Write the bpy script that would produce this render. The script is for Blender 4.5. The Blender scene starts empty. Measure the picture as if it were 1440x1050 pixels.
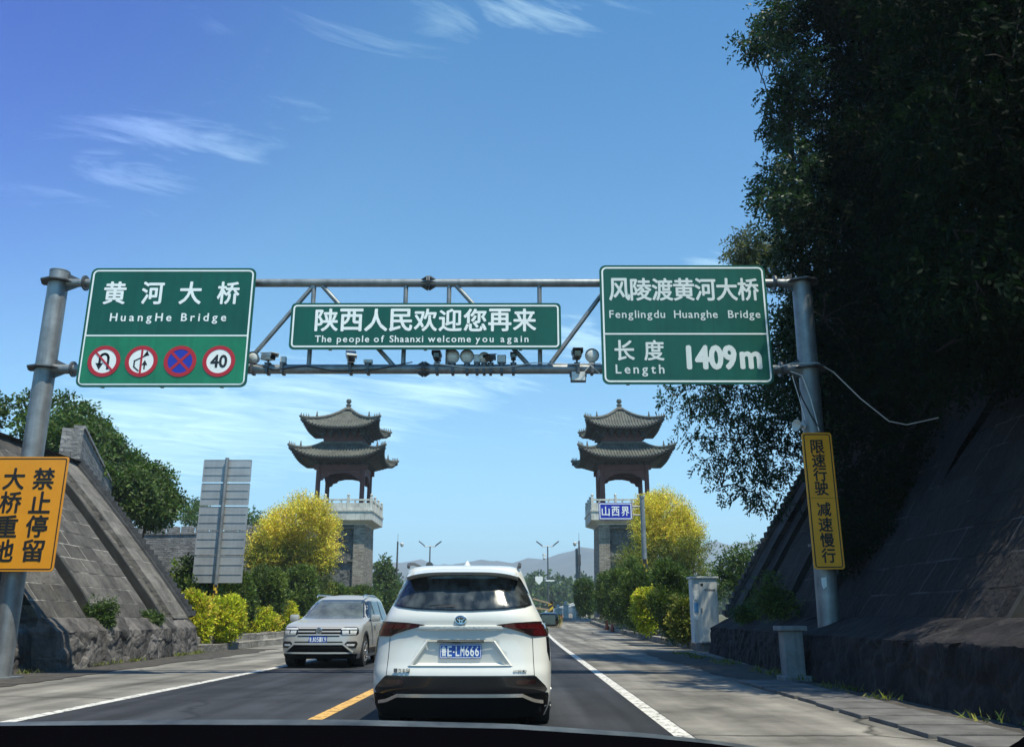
import bpy, bmesh, math, random
import numpy as np
from mathutils import Vector, Matrix, noise
sc = bpy.context.scene
C = sc.collection
R = math.radians
PI = math.pi
# ------------------------------------------------------------------ camera
EYE = 1.15
FOC = 1200.0
PITCH = math.atan(343/1200)
cd = bpy.data.cameras.new('camera'); cam = bpy.data.objects.new('camera', cd); C.objects.link(cam)
cam.location = (0, 0, EYE); cam.rotation_euler = (PI/2+PITCH, 0, 0)
cd.sensor_width = 36; cd.lens = 30.0; cd.clip_start = 0.05; cd.clip_end = 30000
sc.camera = cam
# ------------------------------------------------------------------ exposure
vs = sc.view_settings
vs.view_transform = 'Standard'; vs.look = 'None'; vs.gamma = 1; vs.exposure = 0.7
vs.use_white_balance = True; vs.white_balance_temperature = 7000; vs.white_balance_tint = 4
sc.render.film_transparent = False
sc.cycles.max_bounces = 8; sc.cycles.volume_bounces = 0; sc.cycles.transparent_max_bounces = 8
# ------------------------------------------------------------------ sun
SUN = Vector((0.28, -0.31, 0.91)).normalized()
sd = bpy.data.lights.new('sun', 'SUN'); sun = bpy.data.objects.new('sun', sd); C.objects.link(sun)
sd.energy = 4.1; sd.angle = R(0.5); sd.color = (1.0, 0.945, 0.85)
sun.rotation_euler = SUN.to_track_quat('Z', 'Y').to_euler(); sun.location = (30, -30, 60)
# ------------------------------------------------------------------ world
w = bpy.data.worlds.new('World'); sc.world = w; w.use_nodes = True
def build_world():
    nt = w.node_tree; N = nt.nodes; L = nt.links; N.clear()
    def nd(t, **k):
        n = N.new(t)
        for a, b in k.items(): setattr(n, a, b)
        return n
    def mth(op, a, b=None, c=None, clamp=False):
        n = nd('ShaderNodeMath', operation=op); n.use_clamp = clamp
        for i, v in enumerate((a, b, c)):
            if v is None: continue
            if isinstance(v, (int, float)): n.inputs[i].default_value = v
            else: L.new(v, n.inputs[i])
        return n.outputs[0]
    sky = nd('ShaderNodeTexSky', sky_type='NISHITA'); sky.sun_disc = False
    sky.sun_elevation = math.asin(SUN.z); sky.sun_rotation = math.atan2(SUN.x, SUN.y)
    sky.altitude = 300; sky.air_density = 1.0; sky.dust_density = 0.6; sky.ozone_density = 3.0
    hs = nd('ShaderNodeHueSaturation'); hs.inputs['Saturation'].default_value = 1.6; hs.inputs['Value'].default_value = 1.0
    tn = nd('ShaderNodeMix', data_type='RGBA', blend_type='MULTIPLY'); tn.inputs['Factor'].default_value = 1; tn.inputs['B'].default_value = (0.53, 0.87, 1.15, 1)   # the deep clear blue of the day
    L.new(sky.outputs[0], tn.inputs['A']); L.new(tn.outputs['Result'], hs.inputs['Color'])
    tc = nd('ShaderNodeTexCoord'); sx = nd('ShaderNodeSeparateXYZ'); L.new(tc.outputs['Generated'], sx.inputs[0])
    X, Y, Z = sx.outputs
    yy = mth('MAXIMUM', Y, 0.05)
    u = mth('DIVIDE', X, yy); v = mth('DIVIDE', Z, yy)
    front = mth('GREATER_THAN', Y, 0.05)
    den = mth('ADD', mth('MAXIMUM', Z, 0.0), 0.12)
    cx = mth('DIVIDE', X, den); cy = mth('DIVIDE', Y, den)
    # cirrus streaks: stretched noise on a high flat layer
    ang = R(24)
    rx = mth('ADD', mth('MULTIPLY', cx, math.cos(ang)), mth('MULTIPLY', cy, math.sin(ang)))
    ry = mth('SUBTRACT', mth('MULTIPLY', cy, math.cos(ang)), mth('MULTIPLY', cx, math.sin(ang)))
    cv = nd('ShaderNodeCombineXYZ'); L.new(mth('MULTIPLY', rx, 1.0), cv.inputs[0]); L.new(mth('MULTIPLY', ry, 3.6), cv.inputs[1])
    n1 = nd('ShaderNodeTexNoise'); n1.inputs['Scale'].default_value = 3.0; n1.inputs['Detail'].default_value = 7; n1.inputs['Roughness'].default_value = 0.68; n1.inputs['Distortion'].default_value = 0.7
    L.new(cv.outputs[0], n1.inputs['Vector'])
    cloud = None
    # where the cirrus lies: (azimuth tangent, elevation tangent, half sizes, strength)
    for (u0, v0, a, b, s, t) in CLOUDS:
        du = mth('SUBTRACT', u, u0); dv = mth('SUBTRACT', v, v0)
        ct, st = math.cos(t), math.sin(t)
        p = mth('DIVIDE', mth('ADD', mth('MULTIPLY', du, ct), mth('MULTIPLY', dv, st)), a)
        q = mth('DIVIDE', mth('SUBTRACT', mth('MULTIPLY', dv, ct), mth('MULTIPLY', du, st)), b)
        r2 = mth('ADD', mth('MULTIPLY', p, p), mth('MULTIPLY', q, q))
        g = mth('MULTIPLY', mth('EXPONENT', mth('MULTIPLY', r2, -1.0)), s)
        cloud = g if cloud is None else mth('MAXIMUM', cloud, g)
    dens = mth('MULTIPLY', mth('SUBTRACT', n1.outputs[0], mth('SUBTRACT', 0.70, mth('MULTIPLY', cloud, 0.34))), 2.4, clamp=True)
    dens = mth('MULTIPLY', mth('MULTIPLY', dens, mth('MINIMUM', mth('MULTIPLY', cloud, 1.3), 1.0)), front)
    mx = nd('ShaderNodeMix', data_type='RGBA'); mx.inputs['B'].default_value = CLOUDCOL
    mx.inputs['A'].default_value = (0, 0, 0, 1)
    L.new(mth('MULTIPLY', dens, 0.6), mx.inputs['Factor']); L.new(hs.outputs[0], mx.inputs['A'])
    # pale summer haze low on the horizon, deeper violet blue high on the side away from the sun
    hz = mth('MULTIPLY', mth('EXPONENT', mth('MULTIPLY', mth('MAXIMUM', Z, 0.0), -4.8)), 0.68)
    m2 = nd('ShaderNodeMix', data_type='RGBA'); m2.inputs['B'].default_value = (6.9, 10.8, 12.2, 1); L.new(hz, m2.inputs['Factor']); L.new(mx.outputs['Result'], m2.inputs['A'])
    vd = nd('ShaderNodeVectorMath', operation='DOT_PRODUCT'); L.new(tc.outputs['Generated'], vd.inputs[0]); vd.inputs[1].default_value = Vector((-0.66, 0.50, 0.72)).normalized()
    vf = nd('ShaderNodeMapRange'); vf.interpolation_type = 'SMOOTHSTEP'; vf.inputs[1].default_value = 0.80; vf.inputs[2].default_value = 1.0; L.new(vd.outputs['Value'], vf.inputs[0])
    m3 = nd('ShaderNodeMix', data_type='RGBA', blend_type='MULTIPLY'); m3.inputs['B'].default_value = (0.30, 0.36, 1.0, 1); L.new(vf.outputs[0], m3.inputs['Factor']); L.new(m2.outputs['Result'], m3.inputs['A'])
    mx = m3
    bg = nd('ShaderNodeBackground'); bg.inputs['Strength'].default_value = 0.105
    out = nd('ShaderNodeOutputWorld')
    L.new(mx.outputs['Result'], bg.inputs['Color']); L.new(bg.outputs[0], out.inputs['Surface'])
CLOUDCOL = (7.6, 10.2, 11.2, 1)
CLOUDS = [(0.02, 0.80, 0.2, 0.06, .86, -0.06), (-0.47, 0.60, 0.24, 0.12, 0.78, 0.25), (-0.62, 0.50, 0.10, 0.06, 0.55, 0.1),
          (-0.38, 0.215, 0.34, 0.09, 1.4, 0.10), (-0.12, 0.258, 0.2, 0.045, 1.15, 0.2), (0.085, 0.33, 0.045, 0.05, 1.05, 0.6), (0.04, 0.22, 0.06, 0.03, 0.6, 0.0),
          (0.26, 0.43, 0.07, 0.035, 1.0, 0.25), (-0.3, 0.78, 0.26, 0.06, 0.5, -0.2), (-0.13, 0.70, 0.12, 0.03, 0.55, 0.1), (0.05, 0.05, 0.6, 0.05, 0.25, 0)]
build_world()
# ------------------------------------------------------------------ helpers
CT, ST = math.cos(PITCH), math.sin(PITCH)
def P(px, py, Y):                       # the point at distance Y seen at that spot of the photograph
    u = (px-720)/FOC; v = (525-py)/FOC
    t = Y/(CT - v*ST)
    return Vector((u*t, Y, EYE + (ST + v*CT)*t))
def zprof(Y):                           # the approach climbs to the bridge
    if Y < 35: return 0.0
    if Y < 100: return 1.15*((Y-35)/65)**2
    if Y < 130: return 1.15 + 0.0354*(Y-100) - 0.0354*(Y-100)**2/60
    return 1.68
DRIFT = 0.012
MATS = {}
def mat(name, col, rough=0.6, metal=0.0, var=0.0, vscale=4.0, col2=None, bump=0.0, bscale=None, spec=0.5, island=0.0, trans=None,
        coat=0.0, alpha=None, detail=5.0, stretch=None, streak=0.0, emit=None):
    if name in MATS: return MATS[name]
    m = bpy.data.materials.new(name); m.use_nodes = True
    nt = m.node_tree; N = nt.nodes; L = nt.links
    b = N['Principled BSDF']
    b.inputs['Roughness'].default_value = rough; b.inputs['Metallic'].default_value = metal
    b.inputs['Specular IOR Level'].default_value = spec; b.inputs['Coat Weight'].default_value = coat
    if coat: b.inputs['Coat Roughness'].default_value = 0.04
    c4 = (*col, 1); b.inputs['Base Color'].default_value = c4
    cur = None
    tc = N.new('ShaderNodeTexCoord'); vec = tc.outputs['Object']
    if stretch:
        mp = N.new('ShaderNodeMapping'); mp.inputs['Scale'].default_value = stretch; L.new(vec, mp.inputs[0]); vec = mp.outputs[0]
    if var or col2:
        n = N.new('ShaderNodeTexNoise'); n.inputs['Scale'].default_value = vscale; n.inputs['Detail'].default_value = detail; n.inputs['Roughness'].default_value = 0.65
        L.new(vec, n.inputs['Vector'])
        mr = N.new('ShaderNodeMapRange'); mr.inputs[1].default_value = 0.32; mr.inputs[2].default_value = 0.68; L.new(n.outputs[0], mr.inputs[0])
        mx = N.new('ShaderNodeMix'); mx.data_type = 'RGBA'
        mx.inputs['A'].default_value = (*[max(0, k*(1-var)) for k in col], 1)
        mx.inputs['B'].default_value = (*(col2 if col2 else [min(1, k*(1+var)) for k in col]), 1)
        L.new(mr.outputs[0], mx.inputs['Factor']); cur = mx.outputs['Result']
    if streak:
        mp = N.new('ShaderNodeMapping'); mp.inputs['Scale'].default_value = (5, 5, 0.35); L.new(tc.outputs['Object'], mp.inputs[0])
        n = N.new('ShaderNodeTexNoise'); n.inputs['Scale'].default_value = 1.6; n.inputs['Detail'].default_value = 6; L.new(mp.outputs[0], n.inputs['Vector'])
        mr = N.new('ShaderNodeMapRange'); mr.inputs[1].default_value = 0.45; mr.inputs[2].default_value = 0.75
        mr.inputs[3].default_value = 1.0; mr.inputs[4].default_value = 1.0-streak; L.new(n.outputs[0], mr.inputs[0])
        mx = N.new('ShaderNodeMix'); mx.data_type = 'RGBA'; mx.blend_type = 'MULTIPLY'; mx.inputs['Factor'].default_value = 1
        mx.inputs['A'].default_value = c4
        if cur: L.new(cur, mx.inputs['A'])
        L.new(mr.outputs[0], mx.inputs['B']); cur = mx.outputs['Result']
    if island:
        g = N.new('ShaderNodeNewGeometry')
        h = N.new('ShaderNodeHueSaturation')
        mr = N.new('ShaderNodeMapRange'); mr.inputs[3].default_value = 1-island; mr.inputs[4].default_value = 1+island
        L.new(g.outputs['Random Per Island'], mr.inputs[0]); L.new(mr.outputs[0], h.inputs['Value'])
        mr2 = N.new('ShaderNodeMapRange'); mr2.inputs[3].default_value = 0.5-island*0.06; mr2.inputs[4].default_value = 0.5+island*0.06
        ml = N.new('ShaderNodeMath'); ml.operation = 'MULTIPLY'; ml.inputs[1].default_value = 7.31; L.new(g.outputs['Random Per Island'], ml.inputs[0])
        fr = N.new('ShaderNodeMath'); fr.operation = 'FRACT'; L.new(ml.outputs[0], fr.inputs[0]); L.new(fr.outputs[0], mr2.inputs[0]); L.new(mr2.outputs[0], h.inputs['Hue'])
        h.inputs['Color'].default_value = c4
        if cur: L.new(cur, h.inputs['Color'])
        cur = h.outputs[0]
    if cur: L.new(cur, b.inputs['Base Color'])
    if bump:
        n = N.new('ShaderNodeTexNoise'); n.inputs['Scale'].default_value = bscale or vscale*4; n.inputs['Detail'].default_value = 6; L.new(vec, n.inputs['Vector'])
        bp = N.new('ShaderNodeBump'); bp.inputs['Strength'].default_value = bump; bp.inputs['Distance'].default_value = 0.05
        L.new(n.outputs[0], bp.inputs['Height']); L.new(bp.outputs[0], b.inputs['Normal'])
    if trans:
        t = N.new('ShaderNodeBsdfTranslucent'); t.inputs['Color'].default_value = (*trans, 1)
        if cur:
            mm = N.new('ShaderNodeMix'); mm.data_type = 'RGBA'; mm.blend_type = 'MULTIPLY'; mm.inputs['Factor'].default_value = 1
            mm.inputs['B'].default_value = (1.3, 1.5, 0.6, 1); L.new(cur, mm.inputs['A']); L.new(mm.outputs['Result'], t.inputs['Color'])
        s = N.new('ShaderNodeMixShader'); s.inputs[0].default_value = 0.28
        L.new(b.outputs[0], s.inputs[1]); L.new(t.outputs[0], s.inputs[2])
        L.new(s.outputs[0], N['Material Output'].inputs['Surface'])
    MATS[name] = m; return m
def glassmat(name, tint, rough=0.03, see=0.25, col=(0.012, 0.014, 0.015), mottle=0.0):
    if name in MATS: return MATS[name]
    m = bpy.data.materials.new(name); m.use_nodes = True; nt = m.node_tree; N = nt.nodes; L = nt.links
    b = N['Principled BSDF']; b.inputs['Base Color'].default_value = (*col, 1); b.inputs['Roughness'].default_value = rough
    b.inputs['Coat Weight'].default_value = 0.4
    if mottle:                               # mottled reflections painted into the dusty pane's colour
        tc = N.new('ShaderNodeTexCoord'); mp = N.new('ShaderNodeMapping'); mp.inputs['Scale'].default_value = (7, 7, 2.2); L.new(tc.outputs['Object'], mp.inputs[0])
        n = N.new('ShaderNodeTexNoise'); n.inputs['Scale'].default_value = 1.3; n.inputs['Detail'].default_value = 7; L.new(mp.outputs[0], n.inputs['Vector'])
        r = N.new('ShaderNodeMapRange'); r.inputs[1].default_value = .42; r.inputs[2].default_value = .72; L.new(n.outputs[0], r.inputs[0])
        x = N.new('ShaderNodeMix'); x.data_type = 'RGBA'; x.inputs['A'].default_value = (*[c*(1-.5*mottle) for c in col], 1); x.inputs['B'].default_value = (*[c*(1+1.5*mottle) for c in col], 1)
        L.new(r.outputs[0], x.inputs['Factor']); L.new(x.outputs['Result'], b.inputs['Base Color'])
        q = N.new('ShaderNodeMapRange'); q.inputs[3].default_value = rough*.6; q.inputs[4].default_value = rough*2.2; L.new(r.outputs[0], q.inputs[0]); L.new(q.outputs[0], b.inputs['Roughness'])
    t = N.new('ShaderNodeBsdfTransparent'); t.inputs[0].default_value = (*tint, 1)
    s = N.new('ShaderNodeMixShader'); s.inputs[0].default_value = see
    L.new(b.outputs[0], s.inputs[1]); L.new(t.outputs[0], s.inputs[2]); L.new(s.outputs[0], N['Material Output'].inputs['Surface'])
    MATS[name] = m; return m
class MB:
    def __init__(s): s.v = []; s.f = []; s.n = 0; s.smooth = None
    def add(s, v, f):
        v = np.asarray(v, float).reshape(-1, 3); s.v.append(v)
        s.f += [tuple(i+s.n for i in q) for q in f]; s.n += len(v); return s
    def box(s, c, d, rot=None, taper=1.0):
        x, y, z = d[0]/2, d[1]/2, d[2]/2
        v = [(-x, -y, -z), (x, -y, -z), (x, y, -z), (-x, y, -z), (-x*taper, -y*taper, z), (x*taper, -y*taper, z), (x*taper, y*taper, z), (-x*taper, y*taper, z)]
        v = np.array(v)
        if rot is not None: v = v @ np.array(rot.to_matrix() if not isinstance(rot, Matrix) else rot).T
        return s.add(v+np.array(c), [(0, 3, 2, 1), (4, 5, 6, 7), (0, 1, 5, 4), (1, 2, 6, 5), (2, 3, 7, 6), (3, 0, 4, 7)])
    def rbox(s, c, d, r=0.02, rot=None):      # box with chamfered edges
        bm = bmesh.new(); bmesh.ops.create_cube(bm, size=1)
        for q in bm.verts: q.co = Vector((q.co.x*d[0], q.co.y*d[1], q.co.z*d[2]))
        bmesh.ops.bevel(bm, geom=list(bm.edges), offset=min(r, min(d)*0.45), segments=2, affect='EDGES', profile=0.6)
        bm.verts.index_update()
        v = np.array([q.co[:] for q in bm.verts]); f = [tuple(q.index for q in p.verts) for p in bm.faces]; bm.free()
        if rot is not None: v = v @ np.array(rot.to_matrix() if not isinstance(rot, Matrix) else rot).T
        return s.add(v+np.array(c), f)
    def cyl(s, p0, p1, r0, r1=None, n=12, cap=True):
        r1 = r0 if r1 is None else r1
        p0 = Vector(p0); p1 = Vector(p1); d = (p1-p0).normalized()
        a = d.orthogonal().normalized(); b = d.cross(a)
        v = []
        for p, r in ((p0, r0), (p1, r1)):
            for i in range(n):
                t = 2*PI*i/n; v.append(p + a*math.cos(t)*r + b*math.sin(t)*r)
        f = [(i, (i+1) % n, n+(i+1) % n, n+i) for i in range(n)]
        if cap: f += [tuple(range(n-1, -1, -1)), tuple(range(n, 2*n))]
        return s.add([q[:] for q in v], f)
    def tube(s, pts, rad, n=8):
        pts = [Vector(p) for p in pts]
        if isinstance(rad, (int, float)): rad = [rad]*len(pts)
        v = []; a = None
        for i, p in enumerate(pts):
            d = (pts[min(i+1, len(pts)-1)]-pts[max(i-1, 0)]).normalized()
            if a is None: a = d.orthogonal().normalized()
            a = (a - d*a.dot(d)); a = a.normalized() if a.length > 1e-6 else d.orthogonal().normalized()
            b = d.cross(a)
            for k in range(n):
                t = 2*PI*k/n; v.append((p+(a*math.cos(t)+b*math.sin(t))*rad[i])[:])
        f = [(i*n+k, i*n+(k+1) % n, (i+1)*n+(k+1) % n, (i+1)*n+k) for i in range(len(pts)-1) for k in range(n)]
        f += [tuple(range(n-1, -1, -1)), tuple(range((len(pts)-1)*n, len(pts)*n))]
        return s.add(v, f)
    def lathe(s, prof, c=(0, 0, 0), n=16, axis=None):     # profile of (radius, height)
        v = []
        for r, z in prof:
            for k in range(n):
                t = 2*PI*k/n; v.append((r*math.cos(t), r*math.sin(t), z))
        v = np.array(v)
        if axis is not None: v = v @ np.array(Vector(axis).normalized().to_track_quat('Z', 'Y').to_matrix()).T
        m = len(prof)
        f = [(i*n+k, i*n+(k+1) % n, (i+1)*n+(k+1) % n, (i+1)*n+k) for i in range(m-1) for k in range(n)]
        f += [tuple(range(n-1, -1, -1)), tuple(range((m-1)*n, m*n))]
        return s.add(v+np.array(c), f)
    def grid(s, fn, nu, nv):
        v = [fn(i/nu, j/nv) for j in range(nv+1) for i in range(nu+1)]
        f = [(j*(nu+1)+i, j*(nu+1)+i+1, (j+1)*(nu+1)+i+1, (j+1)*(nu+1)+i) for j in range(nv) for i in range(nu)]
        return s.add(v, f)
    def prism(s, pts, off):                   # polygon of 3D points extruded by a vector
        pts = [Vector(p) for p in pts]; off = Vector(off); n = len(pts)
        v = [p[:] for p in pts]+[(p+off)[:] for p in pts]
        return s.add(v, [tuple(range(n)), tuple(range(2*n-1, n-1, -1))]+[(i, i+n, (i+1) % n+n, (i+1) % n) for i in range(n)])
    def mesh(s, name):
        me = bpy.data.meshes.new(name)
        v = np.concatenate(s.v) if s.v else np.zeros((0, 3))
        me.from_pydata(v.tolist(), [], s.f); me.update(); return me
FR = {}                                        # frame of every thing, so that parts can be given in world coordinates
def inv_of(o): return FR.get(o.name, Matrix.Identity(4)).inverted()
def obj(name, mb, m, parent=None, smooth=False, world=True, normals=True):
    me = mb if isinstance(mb, bpy.types.Mesh) else mb.mesh(name)
    if parent is not None and world: me.transform(inv_of(parent))
    if normals:
        bm = bmesh.new(); bm.from_mesh(me); bmesh.ops.recalc_face_normals(bm, faces=bm.faces); bm.to_mesh(me); bm.free()
    if m is not None:
        for q in (m if isinstance(m, (list, tuple)) else [m]): me.materials.append(q)
    if smooth:
        me.polygons.foreach_set('use_smooth', [True]*len(me.polygons))
        try: me.set_sharp_from_angle(angle=R(40))
        except Exception: pass
    o = bpy.data.objects.new(name, me); C.objects.link(o)
    if parent is not None:
        o.parent = parent; FR[o.name] = FR.get(parent.name, Matrix.Identity(4))
    return o
def tag(o, label, cat, group=None, kind=None):
    if label: o['label'] = label
    if cat: o['category'] = cat
    if group: o['group'] = group
    if kind: o['kind'] = kind
    return o
def thing(name, label, cat, loc=(0, 0, 0), rotz=0.0, group=None):
    o = bpy.data.objects.new(name, None); C.objects.link(o); o.empty_display_size = 0.2
    o.location = loc; o.rotation_euler = (0, 0, rotz); tag(o, label, cat, group)
    FR[o.name] = Matrix.Translation(loc) @ Matrix.Rotation(rotz, 4, 'Z')
    return o
def struct(name, mb, m, smooth=False):
    o = obj(name, mb, m, smooth=smooth); o['kind'] = 'structure'; return o
def dup(o, loc=None, rotz=None, label=None, scale=None, parent=None):
    c = o.copy(); C.objects.link(c)
    if parent is not None: c.parent = parent
    if loc is not None: c.location = loc
    if rotz is not None: c.rotation_euler = (0, 0, rotz)
    if scale is not None: c.scale = (scale,)*3 if isinstance(scale, (int, float)) else scale
    if label: c['label'] = label
    for ch in list(o.children): dup(ch, parent=c)
    return c
# lettering: outlines of the built-in typeface, thickened and fitted to a box on a plane
_TX = {}
def glyph(s, bold):
    k = (s, bold)
    if k not in _TX:
        c = bpy.data.curves.new('lettering', 'FONT'); c.body = s; c.offset = bold; c.resolution_u = 3; c.extrude = 0.02
        o = bpy.data.objects.new('lettering', c); C.objects.link(o)
        dg = bpy.context.evaluated_depsgraph_get()
        me = bpy.data.meshes.new_from_object(o.evaluated_get(dg))
        v = np.array([q.co[:] for q in me.vertices]); f = [tuple(p.vertices) for p in me.polygons]
        bpy.data.objects.remove(o); bpy.data.curves.remove(c); bpy.data.meshes.remove(me)
        _TX[k] = (v, f)
    return _TX[k]
def write(mb, s, x0, z0, x1, z1, y, bold=0.02, thick=0.004, fit=True):
    """text in the plane y = const (facing -y), filling the box x0..x1, z0..z1"""
    v, f = glyph(s, 0.0)
    a, b = v.min(0), v.max(0); q = np.zeros_like(v)
    d = bold*0.62*(z1-z0)/max(.3, (b[1]-a[1])); x0, x1, z0, z1 = x0+d, x1-d, z0+d, z1-d
    q[:, 0] = x0 + (v[:, 0]-a[0])/(b[0]-a[0])*(x1-x0)
    q[:, 2] = z0 + (v[:, 1]-a[1])/(b[1]-a[1])*(z1-z0)
    q[:, 1] = y - thick*(v[:, 2]-a[2])/max(1e-6, b[2]-a[2])
    if bold <= 0: mb.add(q, f); return
    for k in range(6):                    # heavier strokes: the same outline struck six times round a small circle
        t = 2*PI*k/6+.26; mb.add(q+np.array((d*math.cos(t), -thick*0.05*k, d*math.sin(t))), f)
def write_spaced(mb, s, x0, zb, x1, zc, y, bold=0.03, thick=0.004):
    """Latin letters with their own widths, spaced evenly from x0 to x1; zb baseline, zc cap height"""
    g = [glyph(c, 0.0) for c in s]; k = (zc-zb)/0.72; w_ = [(v[:, 0].max()-v[:, 0].min())*k for v, f in g]
    gap = (x1-x0-sum(w_))/max(1, len(s)-1); sq = 1.0
    if gap < 0.012*k: gap = 0.012*k; sq = (x1-x0-gap*(len(s)-1))/sum(w_)
    x = x0
    for (v, f), a in zip(g, w_):
        q = np.zeros_like(v); q[:, 0] = x+(v[:, 0]-v[:, 0].min())*k*sq; q[:, 2] = zb+v[:, 1]*k
        h = v[:, 2]; q[:, 1] = y-thick*(h-h.min())/max(1e-6, h.max()-h.min())
        for i in range(6): t = 2*PI*i/6+.26; mb.add(q+np.array((bold*k*.5*math.cos(t), -thick*.05*i, bold*k*.5*math.sin(t))), f)
        x += a*sq+gap
def write_cells(mb, s, x0, z0, x1, z1, y, cell, bold=0.03, vertical=False, hgt=None):
    """one character at a time: characters of width `cell` spread evenly over the box"""
    n = len(s)
    for i, ch in enumerate(s):
        if vertical:
            h = hgt or cell; zc = z1-h/2-(z1-z0-h)*(i/(n-1) if n > 1 else 0)
            write(mb, ch, x0, zc-h/2, x1, zc+h/2, y, bold)
        else:
            xc = x0+cell/2+(x1-x0-cell)*(i/(n-1) if n > 1 else 0)
            write(mb, ch, xc-cell/2, z0, xc+cell/2, z1, y, bold)
def rrect(x0, z0, x1, z1, r, n=5):
    out = []
    for (cx, cz, a0) in ((x1-r, z1-r, 0), (x0+r, z1-r, 90), (x0+r, z0+r, 180), (x1-r, z0+r, 270)):
        for k in range(n+1):
            t = R(a0+90*k/n); out.append((cx+r*math.cos(t), cz+r*math.sin(t)))
    return out
def rplate(mb, x0, z0, x1, z1, r, y, th):      # rounded plate facing -y, front at y
    mb.prism([(a, y, b) for a, b in rrect(x0, z0, x1, z1, r)], (0, th, 0)); return mb
def rframe(mb, x0, z0, x1, z1, r, wd, y, th):  # rounded border line facing -y
    o = rrect(x0, z0, x1, z1, r); i = rrect(x0+wd, z0+wd, x1-wd, z1-wd, max(r-wd, 0.005)); n = len(o)
    v = [(a, y, b) for a, b in o]+[(a, y, b) for a, b in i]+[(a, y+th, b) for a, b in o]+[(a, y+th, b) for a, b in i]
    f = []
    for k in range(n):
        j = (k+1) % n; f += [(k, j, n+j, n+k), (k, k+2*n, j+2*n, j), (n+k, n+j, 3*n+j, 3*n+k)]
    mb.add(v, f); return mb
def disc(mb, cx, cz, r, y, th, n=40): mb.prism([(cx+r*math.cos(2*PI*k/n), y, cz+r*math.sin(2*PI*k/n)) for k in range(n)], (0, th, 0)); return mb
def ring(mb, cx, cz, r0, r1, y, th, n=40):
    v = []
    for r, yy in ((r1, y), (r0, y), (r1, y+th), (r0, y+th)): v += [(cx+r*math.cos(2*PI*k/n), yy, cz+r*math.sin(2*PI*k/n)) for k in range(n)]
    f = []
    for k in range(n):
        j = (k+1) % n; f += [(k, j, n+j, n+k), (k, 2*n+k, 2*n+j, j), (n+k, n+j, 3*n+j, 3*n+k)]
    mb.add(v, f); return mb
def strip(mb, pts, wd, y, th):                 # flat stroke along points (x, z) facing -y
    for (a, b), (c, d) in zip(pts[:-1], pts[1:]):
        dx, dz = c-a, d-b; l = math.hypot(dx, dz) or 1; nx, nz = -dz/l*wd/2, dx/l*wd/2
        ex, ez = dx/l*wd*0.25, dz/l*wd*0.25
        mb.prism([(a+nx-ex, y, b+nz-ez), (c+nx+ex, y, d+nz+ez), (c-nx+ex, y, d-nz+ez), (a-nx-ex, y, b-nz-ez)], (0, th, 0))
    return mb
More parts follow.
